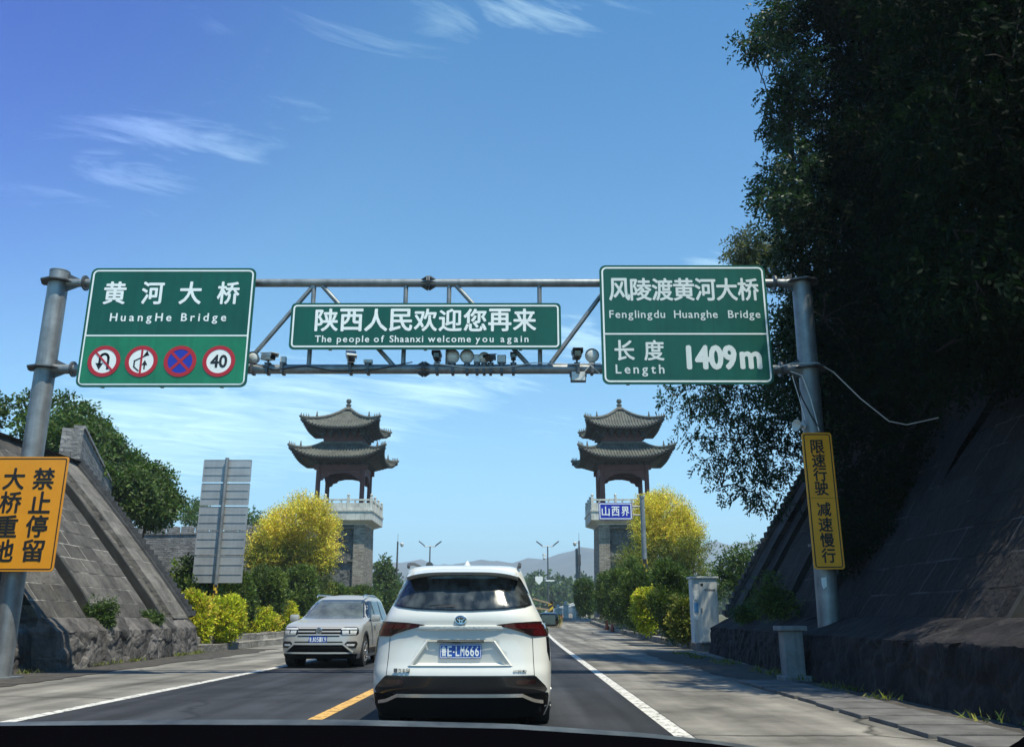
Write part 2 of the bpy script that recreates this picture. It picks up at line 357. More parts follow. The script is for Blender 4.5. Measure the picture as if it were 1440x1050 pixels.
# ------------------------------------------------------------------ setting: ground, road, markings
def nz(x, y, z=0.0, s=1.0): return noise.fractal(Vector((x*s, y*s, z*s)), 1.0, 2.0, 4)
M_earth = mat('earth', (0.16, 0.13, 0.085), 0.95, var=0.35, vscale=0.8, col2=(0.07, 0.09, 0.035), bump=0.5)
M_plain = mat('river_plain', (0.10, 0.12, 0.06), 0.95, var=0.4, vscale=0.02, col2=(0.16, 0.15, 0.09))
def road_mat(name, col, var, crack, patch):
    m = mat(name, col, 0.85, var=var, vscale=0.55, bump=0.35, bscale=60, detail=8, spec=0.3)
    nt = m.node_tree; N = nt.nodes; L = nt.links; b = N['Principled BSDF']
    src = b.inputs['Base Color'].links[0].from_socket
    tc = N.new('ShaderNodeTexCoord')
    # worn wheel tracks and tar stains running along the road, fine grit, thin cracks
    mp = N.new('ShaderNodeMapping'); mp.inputs['Scale'].default_value = (1.1, 0.045, 1); L.new(tc.outputs['Object'], mp.inputs[0])
    n = N.new('ShaderNodeTexNoise'); n.inputs['Scale'].default_value = 1.3; n.inputs['Detail'].default_value = 5; L.new(mp.outputs[0], n.inputs['Vector'])
    r = N.new('ShaderNodeMapRange'); r.inputs[1].default_value = .35; r.inputs[2].default_value = .65; r.inputs[3].default_value = 1-patch; r.inputs[4].default_value = 1+patch; L.new(n.outputs[0], r.inputs[0])
    g = N.new('ShaderNodeTexNoise'); g.inputs['Scale'].default_value = 95; g.inputs['Detail'].default_value = 3; L.new(tc.outputs['Object'], g.inputs['Vector'])
    gr = N.new('ShaderNodeMapRange'); gr.inputs[1].default_value = .3; gr.inputs[2].default_value = .7; gr.inputs[3].default_value = .72; gr.inputs[4].default_value = 1.3; L.new(g.outputs[0], gr.inputs[0])
    v = N.new('ShaderNodeTexVoronoi'); v.feature = 'DISTANCE_TO_EDGE'; v.inputs['Scale'].default_value = 0.28
    wn = N.new('ShaderNodeTexNoise'); wn.inputs['Scale'].default_value = 1.5; wn.inputs['Detail'].default_value = 4; L.new(tc.outputs['Object'], wn.inputs['Vector'])
    ad = N.new('ShaderNodeMix'); ad.data_type = 'VECTOR'; ad.inputs['Factor'].default_value = 0.35; L.new(tc.outputs['Object'], ad.inputs['A']); L.new(wn.outputs['Color'], ad.inputs['B'])
    L.new(ad.outputs['Result'], v.inputs['Vector'])
    cr = N.new('ShaderNodeMapRange'); cr.inputs[1].default_value = .0; cr.inputs[2].default_value = .012; cr.inputs[3].default_value = 1-crack; cr.inputs[4].default_value = 1; L.new(v.outputs['Distance'], cr.inputs[0])
    m1 = N.new('ShaderNodeMath'); m1.operation = 'MULTIPLY'; L.new(r.outputs[0], m1.inputs[0]); L.new(gr.outputs[0], m1.inputs[1])
    m2 = N.new('ShaderNodeMath'); m2.operation = 'MULTIPLY'; L.new(m1.outputs[0], m2.inputs[0]); L.new(cr.outputs[0], m2.inputs[1])
    mx = N.new('ShaderNodeMix'); mx.data_type = 'RGBA'; mx.blend_type = 'MULTIPLY'; mx.inputs['Factor'].default_value = 1
    L.new(src, mx.inputs['A']); L.new(m2.outputs[0], mx.inputs['B']); L.new(mx.outputs['Result'], b.inputs['Base Color'])
    return m
M_asph = road_mat('asphalt', (0.031, 0.033, 0.038), 0.35, 0.5, 0.5)
M_conc = road_mat('worn_concrete', (0.168, 0.157, 0.136), 0.5, 0.75, 0.4)
def worn_paint(name, col):
    m = mat(name, col, 0.7, var=0.2, vscale=3, bump=0.2, bscale=50)
    nt = m.node_tree; N = nt.nodes; L = nt.links
    tc = N.new('ShaderNodeTexCoord'); n = N.new('ShaderNodeTexNoise'); n.inputs['Scale'].default_value = 9; n.inputs['Detail'].default_value = 9; n.inputs['Roughness'].default_value = 0.75
    L.new(tc.outputs['Object'], n.inputs['Vector'])
    r = N.new('ShaderNodeMapRange'); r.inputs[1].default_value = .51; r.inputs[2].default_value = .62; r.inputs[4].default_value = 0.9; L.new(n.outputs[0], r.inputs[0])
    t = N.new('ShaderNodeBsdfTransparent'); s = N.new('ShaderNodeMixShader'); L.new(r.outputs[0], s.inputs[0])
    L.new(N['Principled BSDF'].outputs[0], s.inputs[1]); L.new(t.outputs[0], s.inputs[2]); L.new(s.outputs[0], N['Material Output'].inputs['Surface'])
    return m
M_white = worn_paint('worn_white_paint', (0.60, 0.58, 0.53))
M_yellow = worn_paint('worn_yellow_paint', (0.62, 0.36, 0.10))
xs = np.concatenate([-np.geomspace(4500, 60, 24), np.linspace(-50, 50, 41), np.geomspace(60, 4500, 24)])
ys = np.concatenate([np.linspace(-60, 200, 66), np.geomspace(210, 4800, 28)])
def gz(x, y):
    z = zprof(y)
    if y > 118: z = z + (-9-z)*min(1, (y-118)/25)
    return z-0.03
mb = MB(); nx = len(xs)
mb.add([(x, y, gz(x, y)) for y in ys for x in xs], [(j*nx+i, j*nx+i+1, (j+1)*nx+i+1, (j+1)*nx+i) for j in range(len(ys)-1) for i in range(nx-1)])
struct('ground', mb, M_plain, smooth=True)
RY = np.concatenate([np.linspace(-6, 40, 47), np.linspace(42, 130, 45), np.linspace(135, 420, 20)])
def ribbon(o0, o1, dz, Y0=-6, Y1=420, n=1):
    mb = MB(); yy = [y for y in RY if Y0 <= y <= Y1]
    o0 = o0 if callable(o0) else (lambda y, k=o0: k+DRIFT*y); o1 = o1 if callable(o1) else (lambda y, k=o1: k+DRIFT*y)
    mb.grid(lambda i, j: (o0(yy[int(round(j*(len(yy)-1)))])*(1-i)+o1(yy[int(round(j*(len(yy)-1)))])*i, yy[int(round(j*(len(yy)-1)))], zprof(yy[int(round(j*(len(yy)-1)))])+dz), n, len(yy)-1)
    return mb
struct('shoulder', ribbon(-11.2, 7.4, 0.0, n=4), M_conc)
struct('road', ribbon(-6.0, 1.72, 0.004, n=2), M_asph)
struct('road_marking', ribbon(1.52, 1.70, 0.008), M_white)
struct('road_marking', ribbon(-5.98, -5.80, 0.008), M_white)
struct('road_marking', ribbon(-2.52, -2.34, 0.008), M_yellow)
# dirt strip and concrete drain slabs under the right wall
M_dirt = mat('dirt', (0.055, 0.048, 0.04), 0.95, var=0.5, vscale=2.5, bump=0.8, bscale=18)
mb = MB(); rnd = random.Random(4)
mb.grid(lambda i, j: (4.35+i*1.6+0.25*nz(j*14, 3, 0, .8)*(1-i), 7+j*24, 0.010+0.05*i*abs(nz(i*5, j*24, 1, 1.2))), 8, 70)
struct('dirt_verge', mb, M_dirt, smooth=True)
mb = MB()
for k in range(10):
    y = 8.6+k*0.86
    mb.rbox((4.62+rnd.uniform(-.03, .03), y, 0.022), (0.95, 0.74+rnd.uniform(-.05, .04), 0.05), 0.012, Matrix.Rotation(rnd.uniform(-.03, .03), 3, 'Z'))
struct('pavement', mb, mat('slab_concrete', (0.11, 0.105, 0.10), 0.9, var=0.4, vscale=2, bump=0.4))
mb = MB()
mb.grid(lambda i, j: (-11.0+i*(2.3-0.7*abs(nz(j*30, 7, 0, .3))), 8+j*26, 0.012+0.05*(1-i)*abs(nz(i*4, j*26, 2, 1.1))), 8, 60)
struct('dirt_verge', mb, M_dirt, smooth=True)
# low stone kerb walls along both verges
def stone(name, col, bw=1.0, bh=0.38, mortar=(0.30, 0.28, 0.25), dark=(0.03, 0.03, 0.03), axis='YZ', zs=1.22, mort=0.012, streak=0.5, bump=0.9, var=0.4, rub=False):
    """weathered block stone: courses with mortar joints, dark damp stains with a shape of their own, rough faces"""
    if name in MATS: return MATS[name]
    m = bpy.data.materials.new(name); m.use_nodes = True; nt = m.node_tree; N = nt.nodes; L = nt.links; b = N['Principled BSDF']
    b.inputs['Roughness'].default_value = 0.92; b.inputs['Specular IOR Level'].default_value = 0.25
    tc = N.new('ShaderNodeTexCoord'); sx = N.new('ShaderNodeSeparateXYZ'); L.new(tc.outputs['Object'], sx.inputs[0])
    cx = N.new('ShaderNodeCombineXYZ'); mz = N.new('ShaderNodeMath'); mz.operation = 'MULTIPLY'; mz.inputs[1].default_value = zs; L.new(sx.outputs['Z'], mz.inputs[0])
    L.new(sx.outputs[axis[0]], cx.inputs[0]); L.new(mz.outputs[0], cx.inputs[1])
    wn = N.new('ShaderNodeTexNoise'); wn.inputs['Scale'].default_value = 2.2; wn.inputs['Detail'].default_value = 4; L.new(tc.outputs['Object'], wn.inputs['Vector'])
    ad = N.new('ShaderNodeMix'); ad.data_type = 'VECTOR'; ad.inputs['Factor'].default_value = 0.05 if not rub else 0.25; L.new(cx.outputs[0], ad.inputs['A']); L.new(wn.outputs['Color'], ad.inputs['B'])
    if rub:
        br = N.new('ShaderNodeTexVoronoi'); br.feature = 'DISTANCE_TO_EDGE'; br.inputs['Scale'].default_value = 1/bh; L.new(ad.outputs['Result'], br.inputs['Vector'])
        mr0 = N.new('ShaderNodeMapRange'); mr0.inputs[1].default_value = 0.02; mr0.inputs[2].default_value = 0.09; mr0.inputs[3].default_value = 1; mr0.inputs[4].default_value = 0; L.new(br.outputs['Distance'], mr0.inputs[0]); fac = mr0.outputs[0]
        vc = N.new('ShaderNodeTexVoronoi'); vc.inputs['Scale'].default_value = 1/bh; L.new(ad.outputs['Result'], vc.inputs['Vector']); cellc = vc.outputs['Color']
    else:
        br = N.new('ShaderNodeTexBrick'); br.inputs['Scale'].default_value = 1; br.inputs['Brick Width'].default_value = bw; br.inputs['Row Height'].default_value = bh
        br.inputs['Mortar Size'].default_value = mort; br.inputs['Mortar Smooth'].default_value = 0.3; br.inputs['Color1'].default_value = (.25, .25, .25, 1); br.inputs['Color2'].default_value = (.9, .9, .9, 1)
        L.new(ad.outputs['Result'], br.inputs['Vector']); fac = br.outputs['Fac']; cellc = br.outputs['Color']
    n1 = N.new('ShaderNodeTexNoise'); n1.inputs['Scale'].default_value = 1.1; n1.inputs['Detail'].default_value = 9; n1.inputs['Roughness'].default_value = 0.7; L.new(tc.outputs['Object'], n1.inputs['Vector'])
    mr = N.new('ShaderNodeMapRange'); mr.inputs[1].default_value = .3; mr.inputs[2].default_value = .7; mr.inputs[3].default_value = 1-var; mr.inputs[4].default_value = 1+var; L.new(n1.outputs[0], mr.inputs[0])
    bc = N.new('ShaderNodeSeparateColor'); L.new(cellc, bc.inputs[0])
    m2 = N.new('ShaderNodeMapRange'); m2.inputs[3].default_value = .5; m2.inputs[4].default_value = 1.5; L.new(bc.outputs[0], m2.inputs[0])
    ml = N.new('ShaderNodeMath'); ml.operation = 'MULTIPLY'; L.new(mr.outputs[0], ml.inputs[0]); L.new(m2.outputs[0], ml.inputs[1])
    base = N.new('ShaderNodeMix'); base.data_type = 'RGBA'; base.blend_type = 'MULTIPLY'; base.inputs['Factor'].default_value = 1; base.inputs['A'].default_value = (*col, 1); L.new(ml.outputs[0], base.inputs['B'])
    mo = N.new('ShaderNodeMix'); mo.data_type = 'RGBA'; mo.inputs['B'].default_value = (*mortar, 1); L.new(base.outputs['Result'], mo.inputs['A'])
    f2 = N.new('ShaderNodeMath'); f2.operation = 'MULTIPLY'; f2.inputs[1].default_value = 0.9 if not rub else 0.22; L.new(fac, f2.inputs[0])
    n4 = N.new('ShaderNodeTexNoise'); n4.inputs['Scale'].default_value = 0.9; n4.inputs['Detail'].default_value = 4; L.new(tc.outputs['Object'], n4.inputs['Vector'])
    r4 = N.new('ShaderNodeMapRange'); r4.inputs[1].default_value = .42; r4.inputs[2].default_value = .6; L.new(n4.outputs[0], r4.inputs[0])
    f3 = N.new('ShaderNodeMath'); f3.operation = 'MULTIPLY'; L.new(f2.outputs[0], f3.inputs[0]); L.new(r4.outputs[0], f3.inputs[1]); L.new(f3.outputs[0], mo.inputs['Factor'])
    mp = N.new('ShaderNodeMapping'); mp.inputs['Scale'].default_value = (2.2, 2.2, 0.35) if not rub else (2.6, 2.6, 0.9); L.new(tc.outputs['Object'], mp.inputs[0])
    n3 = N.new('ShaderNodeTexNoise'); n3.inputs['Scale'].default_value = 1.0; n3.inputs['Detail'].default_value = 8; n3.inputs['Roughness'].default_value = 0.68; L.new(mp.outputs[0], n3.inputs['Vector'])
    r3 = N.new('ShaderNodeMapRange'); r3.inputs[1].default_value = .47; r3.inputs[2].default_value = .66; r3.inputs[4].default_value = streak; L.new(n3.outputs[0], r3.inputs[0])
    st = N.new('ShaderNodeMix'); st.data_type = 'RGBA'; st.inputs['B'].default_value = (*dark, 1); L.new(mo.outputs['Result'], st.inputs['A']); L.new(r3.outputs[0], st.inputs['Factor'])
    L.new(st.outputs['Result'], b.inputs['Base Color'])
    n5 = N.new('ShaderNodeTexNoise'); n5.inputs['Scale'].default_value = 7; n5.inputs['Detail'].default_value = 8; L.new(tc.outputs['Object'], n5.inputs['Vector'])
    sub = N.new('ShaderNodeMath'); sub.operation = 'SUBTRACT'; L.new(n5.outputs[0], sub.inputs[0])
    f5 = N.new('ShaderNodeMath'); f5.operation = 'MULTIPLY'; f5.inputs[1].default_value = 0.5 if not rub else 0.2; L.new(fac, f5.inputs[0]); L.new(f5.outputs[0], sub.inputs[1])
    bp = N.new('ShaderNodeBump'); bp.inputs['Strength'].default_value = bump; bp.inputs['Distance'].default_value = 0.06; L.new(sub.outputs[0], bp.inputs['Height']); L.new(bp.outputs[0], b.inputs['Normal'])
    MATS[name] = m; return m
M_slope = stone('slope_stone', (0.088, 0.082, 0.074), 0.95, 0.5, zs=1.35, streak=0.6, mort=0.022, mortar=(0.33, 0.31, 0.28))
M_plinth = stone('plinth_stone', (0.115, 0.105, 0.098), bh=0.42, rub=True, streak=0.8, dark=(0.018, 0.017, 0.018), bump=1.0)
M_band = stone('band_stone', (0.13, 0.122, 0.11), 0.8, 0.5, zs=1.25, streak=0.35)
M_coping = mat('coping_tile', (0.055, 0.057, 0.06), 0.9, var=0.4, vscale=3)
M_slopeR = stone('shaded_slope_stone', (0.018, 0.017, 0.018), 0.75, 0.62, zs=1.25, streak=0.65, mortar=(0.085, 0.08, 0.085), dark=(0.008, 0.008, 0.009), mort=.02)  # right wall: its deep shade is put into all three stone colours
M_plinthR = stone('shaded_plinth_stone', (0.020, 0.018, 0.020), bh=0.42, rub=True, streak=0.8, dark=(0.006, 0.006, 0.007), bump=1.0, mortar=(0.10, 0.095, 0.09))
M_bandR = stone('shaded_band_stone', (0.042, 0.041, 0.041), 0.8, 0.5, zs=1.25, streak=0.5, mortar=(0.10, 0.095, 0.09))
M_kerb = stone('kerb_stone', (0.22, 0.205, 0.18), 1.1, 0.22, zs=1.0, streak=0.35)
M_brick = stone('grey_brick', (0.20, 0.20, 0.20), 0.45, 0.14, axis='XZ', zs=1, mort=0.018, mortar=(0.36, 0.35, 0.33), streak=0.25, var=0.25)
M_brickY = stone('grey_brick_side', (0.20, 0.20, 0.20), 0.45, 0.14, axis='YZ', zs=1, mort=0.018, mortar=(0.36, 0.35, 0.33), streak=0.25, var=0.25)
def kerb_wall(name, off, side, Y0, Y1, label):
    t = thing(name, label, 'kerb wall', (off+DRIFT*Y0, Y0, zprof(Y0)))
    rnd = random.Random(int(abs(off)*10))
    for (o2, h0, h1, w_, nm) in ((0, -0.1, 0.26, 0.5, 'lower_course'), (0.42, 0.0, 0.52, 0.45, 'upper_course')):
        mb = MB(); y = Y0
        while y < Y1:
            l = rnd.uniform(1.0, 1.7); yc = y+l/2; x = off+side*(o2+w_/2)+DRIFT*yc
            mb.rbox((x+rnd.uniform(-.025, .025), yc, zprof(yc)+(h0+h1)/2+rnd.uniform(-.02, .02)), (w_, l-0.02, h1-h0), 0.025, Matrix.Rotation(-DRIFT+rnd.uniform(-.012, .012), 3, 'Z')); y += l
        obj(nm, mb, M_kerb, t)
    return t
kerb_wall('kerb_wall', -10.75, -1, 29.9, 84, 'low two step stone kerb wall under the bushes beside the silver car')
kerb_wall('kerb_wall', 6.38, 1, 31.5, 84, 'low stone kerb wall under the rounded green bushes on the cabinet side')
mb = MB()
mb.grid(lambda i, j: (-11.3-i*60, 30+j*56, zprof(30+j*56)+0.42+0.1*nz(i*40, j*40, 0, .3)+i*1.0), 12, 40)
struct('verge', mb, M_earth, smooth=True)
mb = MB()
mb.grid(lambda i, j: (7.0+DRIFT*(30+j*56)+i*60, 30+j*56, zprof(30+j*56)+0.42+0.1*nz(i*40, j*40, 5, .3)+i*1.0), 12, 40)
struct('verge', mb, M_earth, smooth=True)
# ------------------------------------------------------------------ stone embankments of the cutting
M_channel = mat('channel_stain_shade', (0.022, 0.022, 0.021), 0.95, var=.5, vscale=2)  # stain and groove shadow put into one dark colour
def cv_(j): return .90*j+.10*j*j
def embank(label, side, Y0, Y1, xb, back, ztop, tan, grooves, ms, seed, coping=False, bands=()):
    """battered stone revetment: rough plinth, ledge, sloping face with drain channels, earth top"""
    mS, mP, mB = ms
    t = thing('stone_embankment', label, 'retaining wall', (side*xb((Y0+Y1)/2), (Y0+Y1)/2, 0))
    ny = max(8, int((Y1-Y0)/0.22))
    def px(d, Y, z, amp):     # d metres back from the foot
        n = nz(Y, z, seed, 1.3)*amp + nz(Y, z, seed+9, 4.0)*amp*0.45
        if amp > .032:                      # rubble: blocks standing proud of raked joints
            ds, ps = noise.voronoi(Vector((Y*2.1, z*2.5, seed))); n -= 0.038*min(1, (ds[1]-ds[0])*3.2)+0.022*math.sin(ps[0].x*37+ps[0].y*91)
        return (side*(xb(Y)+d+n), Y, z+0.25*n)
    prof = [(0, -0.15), (0.0, 0.05), (0.03, 0.25), (0.05, 0.45), (0.07, 0.62), (0.09, 0.78), (.10, 0.84), (.12+(back-.12)*.4, .97), (.12+(back-.12)*.8, 1.11), (back, 1.15), (back+0.6, 1.16)]
    mb = MB(); m = len(prof)-1
    def f(i, j):
        k = j*m; a = int(min(k, m-1)); q = k-a
        d = prof[a][0]*(1-q)+prof[a+1][0]*q; z = prof[a][1]*(1-q)+prof[a+1][1]*q
        return px(d, Y0+i*(Y1-Y0), z, 0.034)
    mb.grid(f, ny*3, m*4)
    for e, Y in ((0, Y0), (1, Y1)):      # end faces
        def g(i, j, Y=Y, e=e):
            k = j*m; a = int(min(k, m-1)); q = k-a
            d = prof[a][0]*(1-q)+prof[a+1][0]*q; z = prof[a][1]*(1-q)+prof[a+1][1]*q
            p = px(d, Y, z, 0.034); return (p[0]+side*i*(2.5-d), Y+(0.12*math.sin(PI*i)*(1 if e else -1))+(0.09*nz(i*3, z, Y, 2) if 0 < i < 1 else 0), p[2])
        mb.grid(g, 16, m*3)
    obj('plinth', mb, mP, t, smooth=True)
    mb = MB()
    L_ = (ztop-1.12)
    def face(i, j):
        Y = Y0+i*(Y1-Y0); z = 1.12+j*L_
        d = back+0.08+(.90*j+.10*j*j)*L_/tan
        for g0, g1 in grooves:
            if g0 < Y < g1: d += 0.5
        for g0, g1 in bands:
            if g0 < Y < g1: d -= 0.12
        return px(d, Y, z, 0.03)
    mb.grid(face, ny, 26)
    dt = back+0.08+L_/tan
    mb.grid(lambda i, j: (side*(xb(Y0)+dt+j*(0 if i else 0)+i*14), Y0+j*(Y1-Y0), ztop+0.55*math.sin(i*PI*0.5)+i*0.8+0.25*nz(i*14, j*(Y1-Y0), seed, .5)*min(1, i*8)), 20, 14)
    for Y in (Y0, Y1):
        mb.grid(lambda i, j, Y=Y: (side*(xb(Y)+back+0.10+j*L_/tan+i*(10-j*L_/tan)), Y+0.02, 0.9+j*(L_+.22)), 6, 14)
    obj('slope_face', mb, mS, t)
    for g0, g1 in grooves:                 # drain channel: a dark trough set into the slope
        mb = MB(); mb.grid(lambda i, j: px(back+.08+(.02, .36, .36, -.035, -.035)[int(round(i*4))]+(.90*j+.10*j*j)*L_/tan, (g0+.1, g0+.1, g1-.02, g1-.02, g1+.10)[int(round(i*4))], 1.14+j*L_, .03), 4, 24)
        obj('drain_channel', mb, M_channel, t)
    if coping:
        mb = MB()
        A = Vector((side*(xb(Y1)+back-0.05), Y1-0.25, 1.15)); B = Vector((side*(xb(Y1)+back+L_/tan-0.05), Y1-0.25, ztop+.03))
        n = int((B-A).length/0.24)
        CP = lambda j: Vector((side*(xb(Y1)+back-.05+cv_(j)*L_/tan), Y1-.25, 1.15+j*(ztop+.03-1.15)))
        for k in range(n):
            p = CP((k+.5)/n)
            mb.box(p+Vector((-side*0.06, 0.35, 0.06)), (0.30, 0.34, 0.17), Matrix.Rotation(side*0.0, 3, 'Y'))
        ax = (B-A).normalized()
        for k in range(10): a, b = CP(k/10), CP((k+1)/10); mb.prism([a+Vector((0, .12, 0)), a+Vector((0, .62, 0)), b+Vector((0, .62, 0)), b+Vector((0, .12, 0))], Vector((-side*0.09, 0, 0.07)))
        obj('toothed_coping', mb, M_coping, t)
        mb = MB()
        mb.grid(lambda i, j: px(back-0.10+cv_(j)*L_/tan, Y1-1.55+i*1.45, 1.13+j*L_, 0.02), 8, 30)
        mb.grid(lambda i, j: px(back-0.10+i*0.35+cv_(j)*L_/tan, Y1-1.55, 1.13+j*L_, 0.02), 2, 30)
        obj('border_band', mb, mB, t)
    return t
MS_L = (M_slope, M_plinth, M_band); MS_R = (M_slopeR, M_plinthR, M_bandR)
embank('weathered grey stone embankment with toothed coping and drain channels beside the silver car', -1, 19.7, 29.6, lambda Y: 9.95+0.045*(Y-19.7), 0.45, 6.4, 1.15,
       [(26.9, 27.45), (22.1, 22.7)], MS_L, 3, True, [(21.2, 22.1)])
embank('near grey stone embankment end whose rough plinth hides the foot of the leaning gantry post', -1, -3, 15.0, lambda Y: 9.0+0.02*(Y-15), 0.9, 5.4, 1.25, [(6, 6.6), (12, 12.5)], MS_L, 11)
embank('recessed dark stone embankment panel behind the gantry post and orange notice', -1, 15.02, 19.68, lambda Y: 10.5, 0.8, 6.0, 1.2, [(17.4, 18.0)], MS_L, 17)
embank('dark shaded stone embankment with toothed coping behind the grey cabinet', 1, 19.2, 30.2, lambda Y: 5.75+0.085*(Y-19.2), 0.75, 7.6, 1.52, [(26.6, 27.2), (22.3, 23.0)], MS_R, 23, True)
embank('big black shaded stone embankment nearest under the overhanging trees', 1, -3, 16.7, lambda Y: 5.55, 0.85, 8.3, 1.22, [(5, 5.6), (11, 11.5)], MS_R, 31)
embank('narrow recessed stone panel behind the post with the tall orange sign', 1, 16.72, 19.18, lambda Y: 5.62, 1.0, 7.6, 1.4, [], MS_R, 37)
# ------------------------------------------------------------------ fort walls beyond the left embankment
def wall_thing(name, label, A, B, z0, z1, th, merlon=None, m=None, step=0.0):
    A = Vector(A); B = Vector(B); d = (B-A); L_ = d.length; a = math.atan2(d.y, d.x)
    t = thing(name, label, 'wall', (A.x, A.y, z0), a)
    mb = MB(); mb.box((L_/2, 0, (z1-z0)/2), (L_, th, z1-z0))
    obj('wall_body', mb, m, t, world=False)
    if merlon:
        mb = MB(); wd, hh, gap = merlon; x = 0.3
        while x+wd < L_:
            mb.rbox((x+wd/2, -th*0.25, z1-z0+hh/2), (wd, th*0.45, hh), 0.03); x += wd+gap
        mb.box((L_/2, -th*0.25-0.03, z1-z0+0.06), (L_, th*0.55, 0.12))
        obj('battlement', mb, m, t, world=False)
    return t
pt0 = P(104, 596, 30.3); pt1 = P(178, 742, 64)
wall_thing('brick_parapet', 'grey brick parapet wall running back from the toothed coping top', (pt0.x, 30.3, 0), (pt1.x, 64, 0), 1.0, pt0.z-0.15, 0.7, (0.9, 0.18, 0.3), M_brickY)
cw = P(196, 752, 66)
wall_thing('castle_wall', 'far grey crenellated castle wall behind the panel backs', (-34, 66.5, 0), (-14.5, 64, 0), 0.4, P(250, 752, 65).z, 1.6, (0.72, 0.62, 0.42), M_brick)
# ------------------------------------------------------------------ far hills
def ridge(name, pts, Y, Yf, m, seed, rough):
    pts = [(P(a, b, Y).x, P(a, b, Y).z) for a, b in pts]; X = [p[0] for p in pts]; Z = [p[1] for p in pts]
    mb = MB(); x0, x1 = X[0], X[-1]
    def f(i, j):
        x = x0+i*(x1-x0); y = Yf+j*(Y-Yf)*1.35
        z = np.interp(x, X, Z)+10; s = min(1, j*1.35); s2 = s*s*(3-2*s)
        if j*1.35 > 1: s2 = 1-((j*1.35-1)/0.35)*0.7
        n = noise.fractal(Vector((x/ (Y*.12), y/(Y*.12), seed)), 1, 2, 5)
        return (x*(1-0.0*j), y, -10+z*s2*(1+rough*n*(1-abs(2*s2-1)))+rough*z*.25*noise.fractal(Vector((x/(Y*.03), y/(Y*.03), seed)), 1, 2, 4)*s2)
    mb.grid(f, 150, 26); return struct(name, mb, m, smooth=True)
M_hill = mat('hill', (0.045, 0.06, 0.05), 0.95, var=0.4, vscale=0.01, col2=(0.10, 0.095, 0.075))
ridge('hills', [(-900, 800), (100, 800), (420, 797), (545, 794), (579, 790), (619, 793), (725, 793), (774, 783), (803, 777), (832, 774), (900, 790), (960, 800), (1300, 800), (2300, 805)], 2600, 1500, M_hill, 2.0, .45)
ridge('mountains', [(-900, 812), (500, 812), (800, 800), (900, 790), (955, 778), (985, 767), (1000, 761), (1018, 766), (1050, 761), (1100, 768), (1300, 772), (2300, 790)], 3400, 2900, M_hill, 5.0, .4)
# ------------------------------------------------------------------ bridge
M_deck = mat('deck_concrete', (0.26, 0.25, 0.235), 0.9, var=0.25, vscale=0.6)
mb = MB()
yy = np.linspace(112, 420, 40)
for a, b in zip(yy[:-1], yy[1:]):
    z0, z1 = zprof(a)-0.05, zprof(b)-0.05
    mb.add([(-11.6+DRIFT*a, a, z0), (7.8+DRIFT*a, a, z0), (7.8+DRIFT*b, b, z1), (-11.6+DRIFT*b, b, z1), (-10+DRIFT*a, a, z0-1.8), (6+DRIFT*a, a, z0-1.8), (6+DRIFT*b, b, z1-1.8), (-10+DRIFT*b, b, z1-1.8)],
           [(0, 1, 2, 3), (4, 7, 6, 5), (0, 4, 5, 1), (1, 5, 6, 2), (2, 6, 7, 3), (3, 7, 4, 0)])
for y in range(130, 420, 40): mb.box((-2+DRIFT*y, y, -5.5), (9, 1.6, 9))
struct('bridge', mb, M_deck)
M_wstone = mat('white_stone', (0.55, 0.54, 0.50), 0.85, var=0.2, vscale=2, streak=0.3)
for off, lab in ((-11.3, 'pale stone bridge railing beyond the tower with the carved panel'), (7.5, 'pale stone bridge railing beyond the tower with the blue border sign')):
    t = thing('bridge_railing', lab, 'railing', (off+DRIFT*104, 104, zprof(104)))
    mb = MB(); mp_ = MB()
    for y in np.arange(104, 400, 2.4 if True else 0):
        x = off+DRIFT*y; z = zprof(y)
        mb.box((x, y, z+0.65), (0.22, 0.22, 1.3)); mb.lathe([(0.12, 0), (0.07, 0.06), (0.13, 0.16), (0.02, 0.3)], (x, y, z+1.3), 8)
        mp_.box((x+DRIFT*1.2, y+1.2, z+0.5), (0.12, 2.18, 0.75))
        mp_.box((x+DRIFT*1.2, y+1.2, z+1.06), (0.16, 2.18, 0.14))
    obj('baluster', mb, M_wstone, t)['kind'] = 'stuff'; obj('rail_panel', mp_, M_wstone, t)
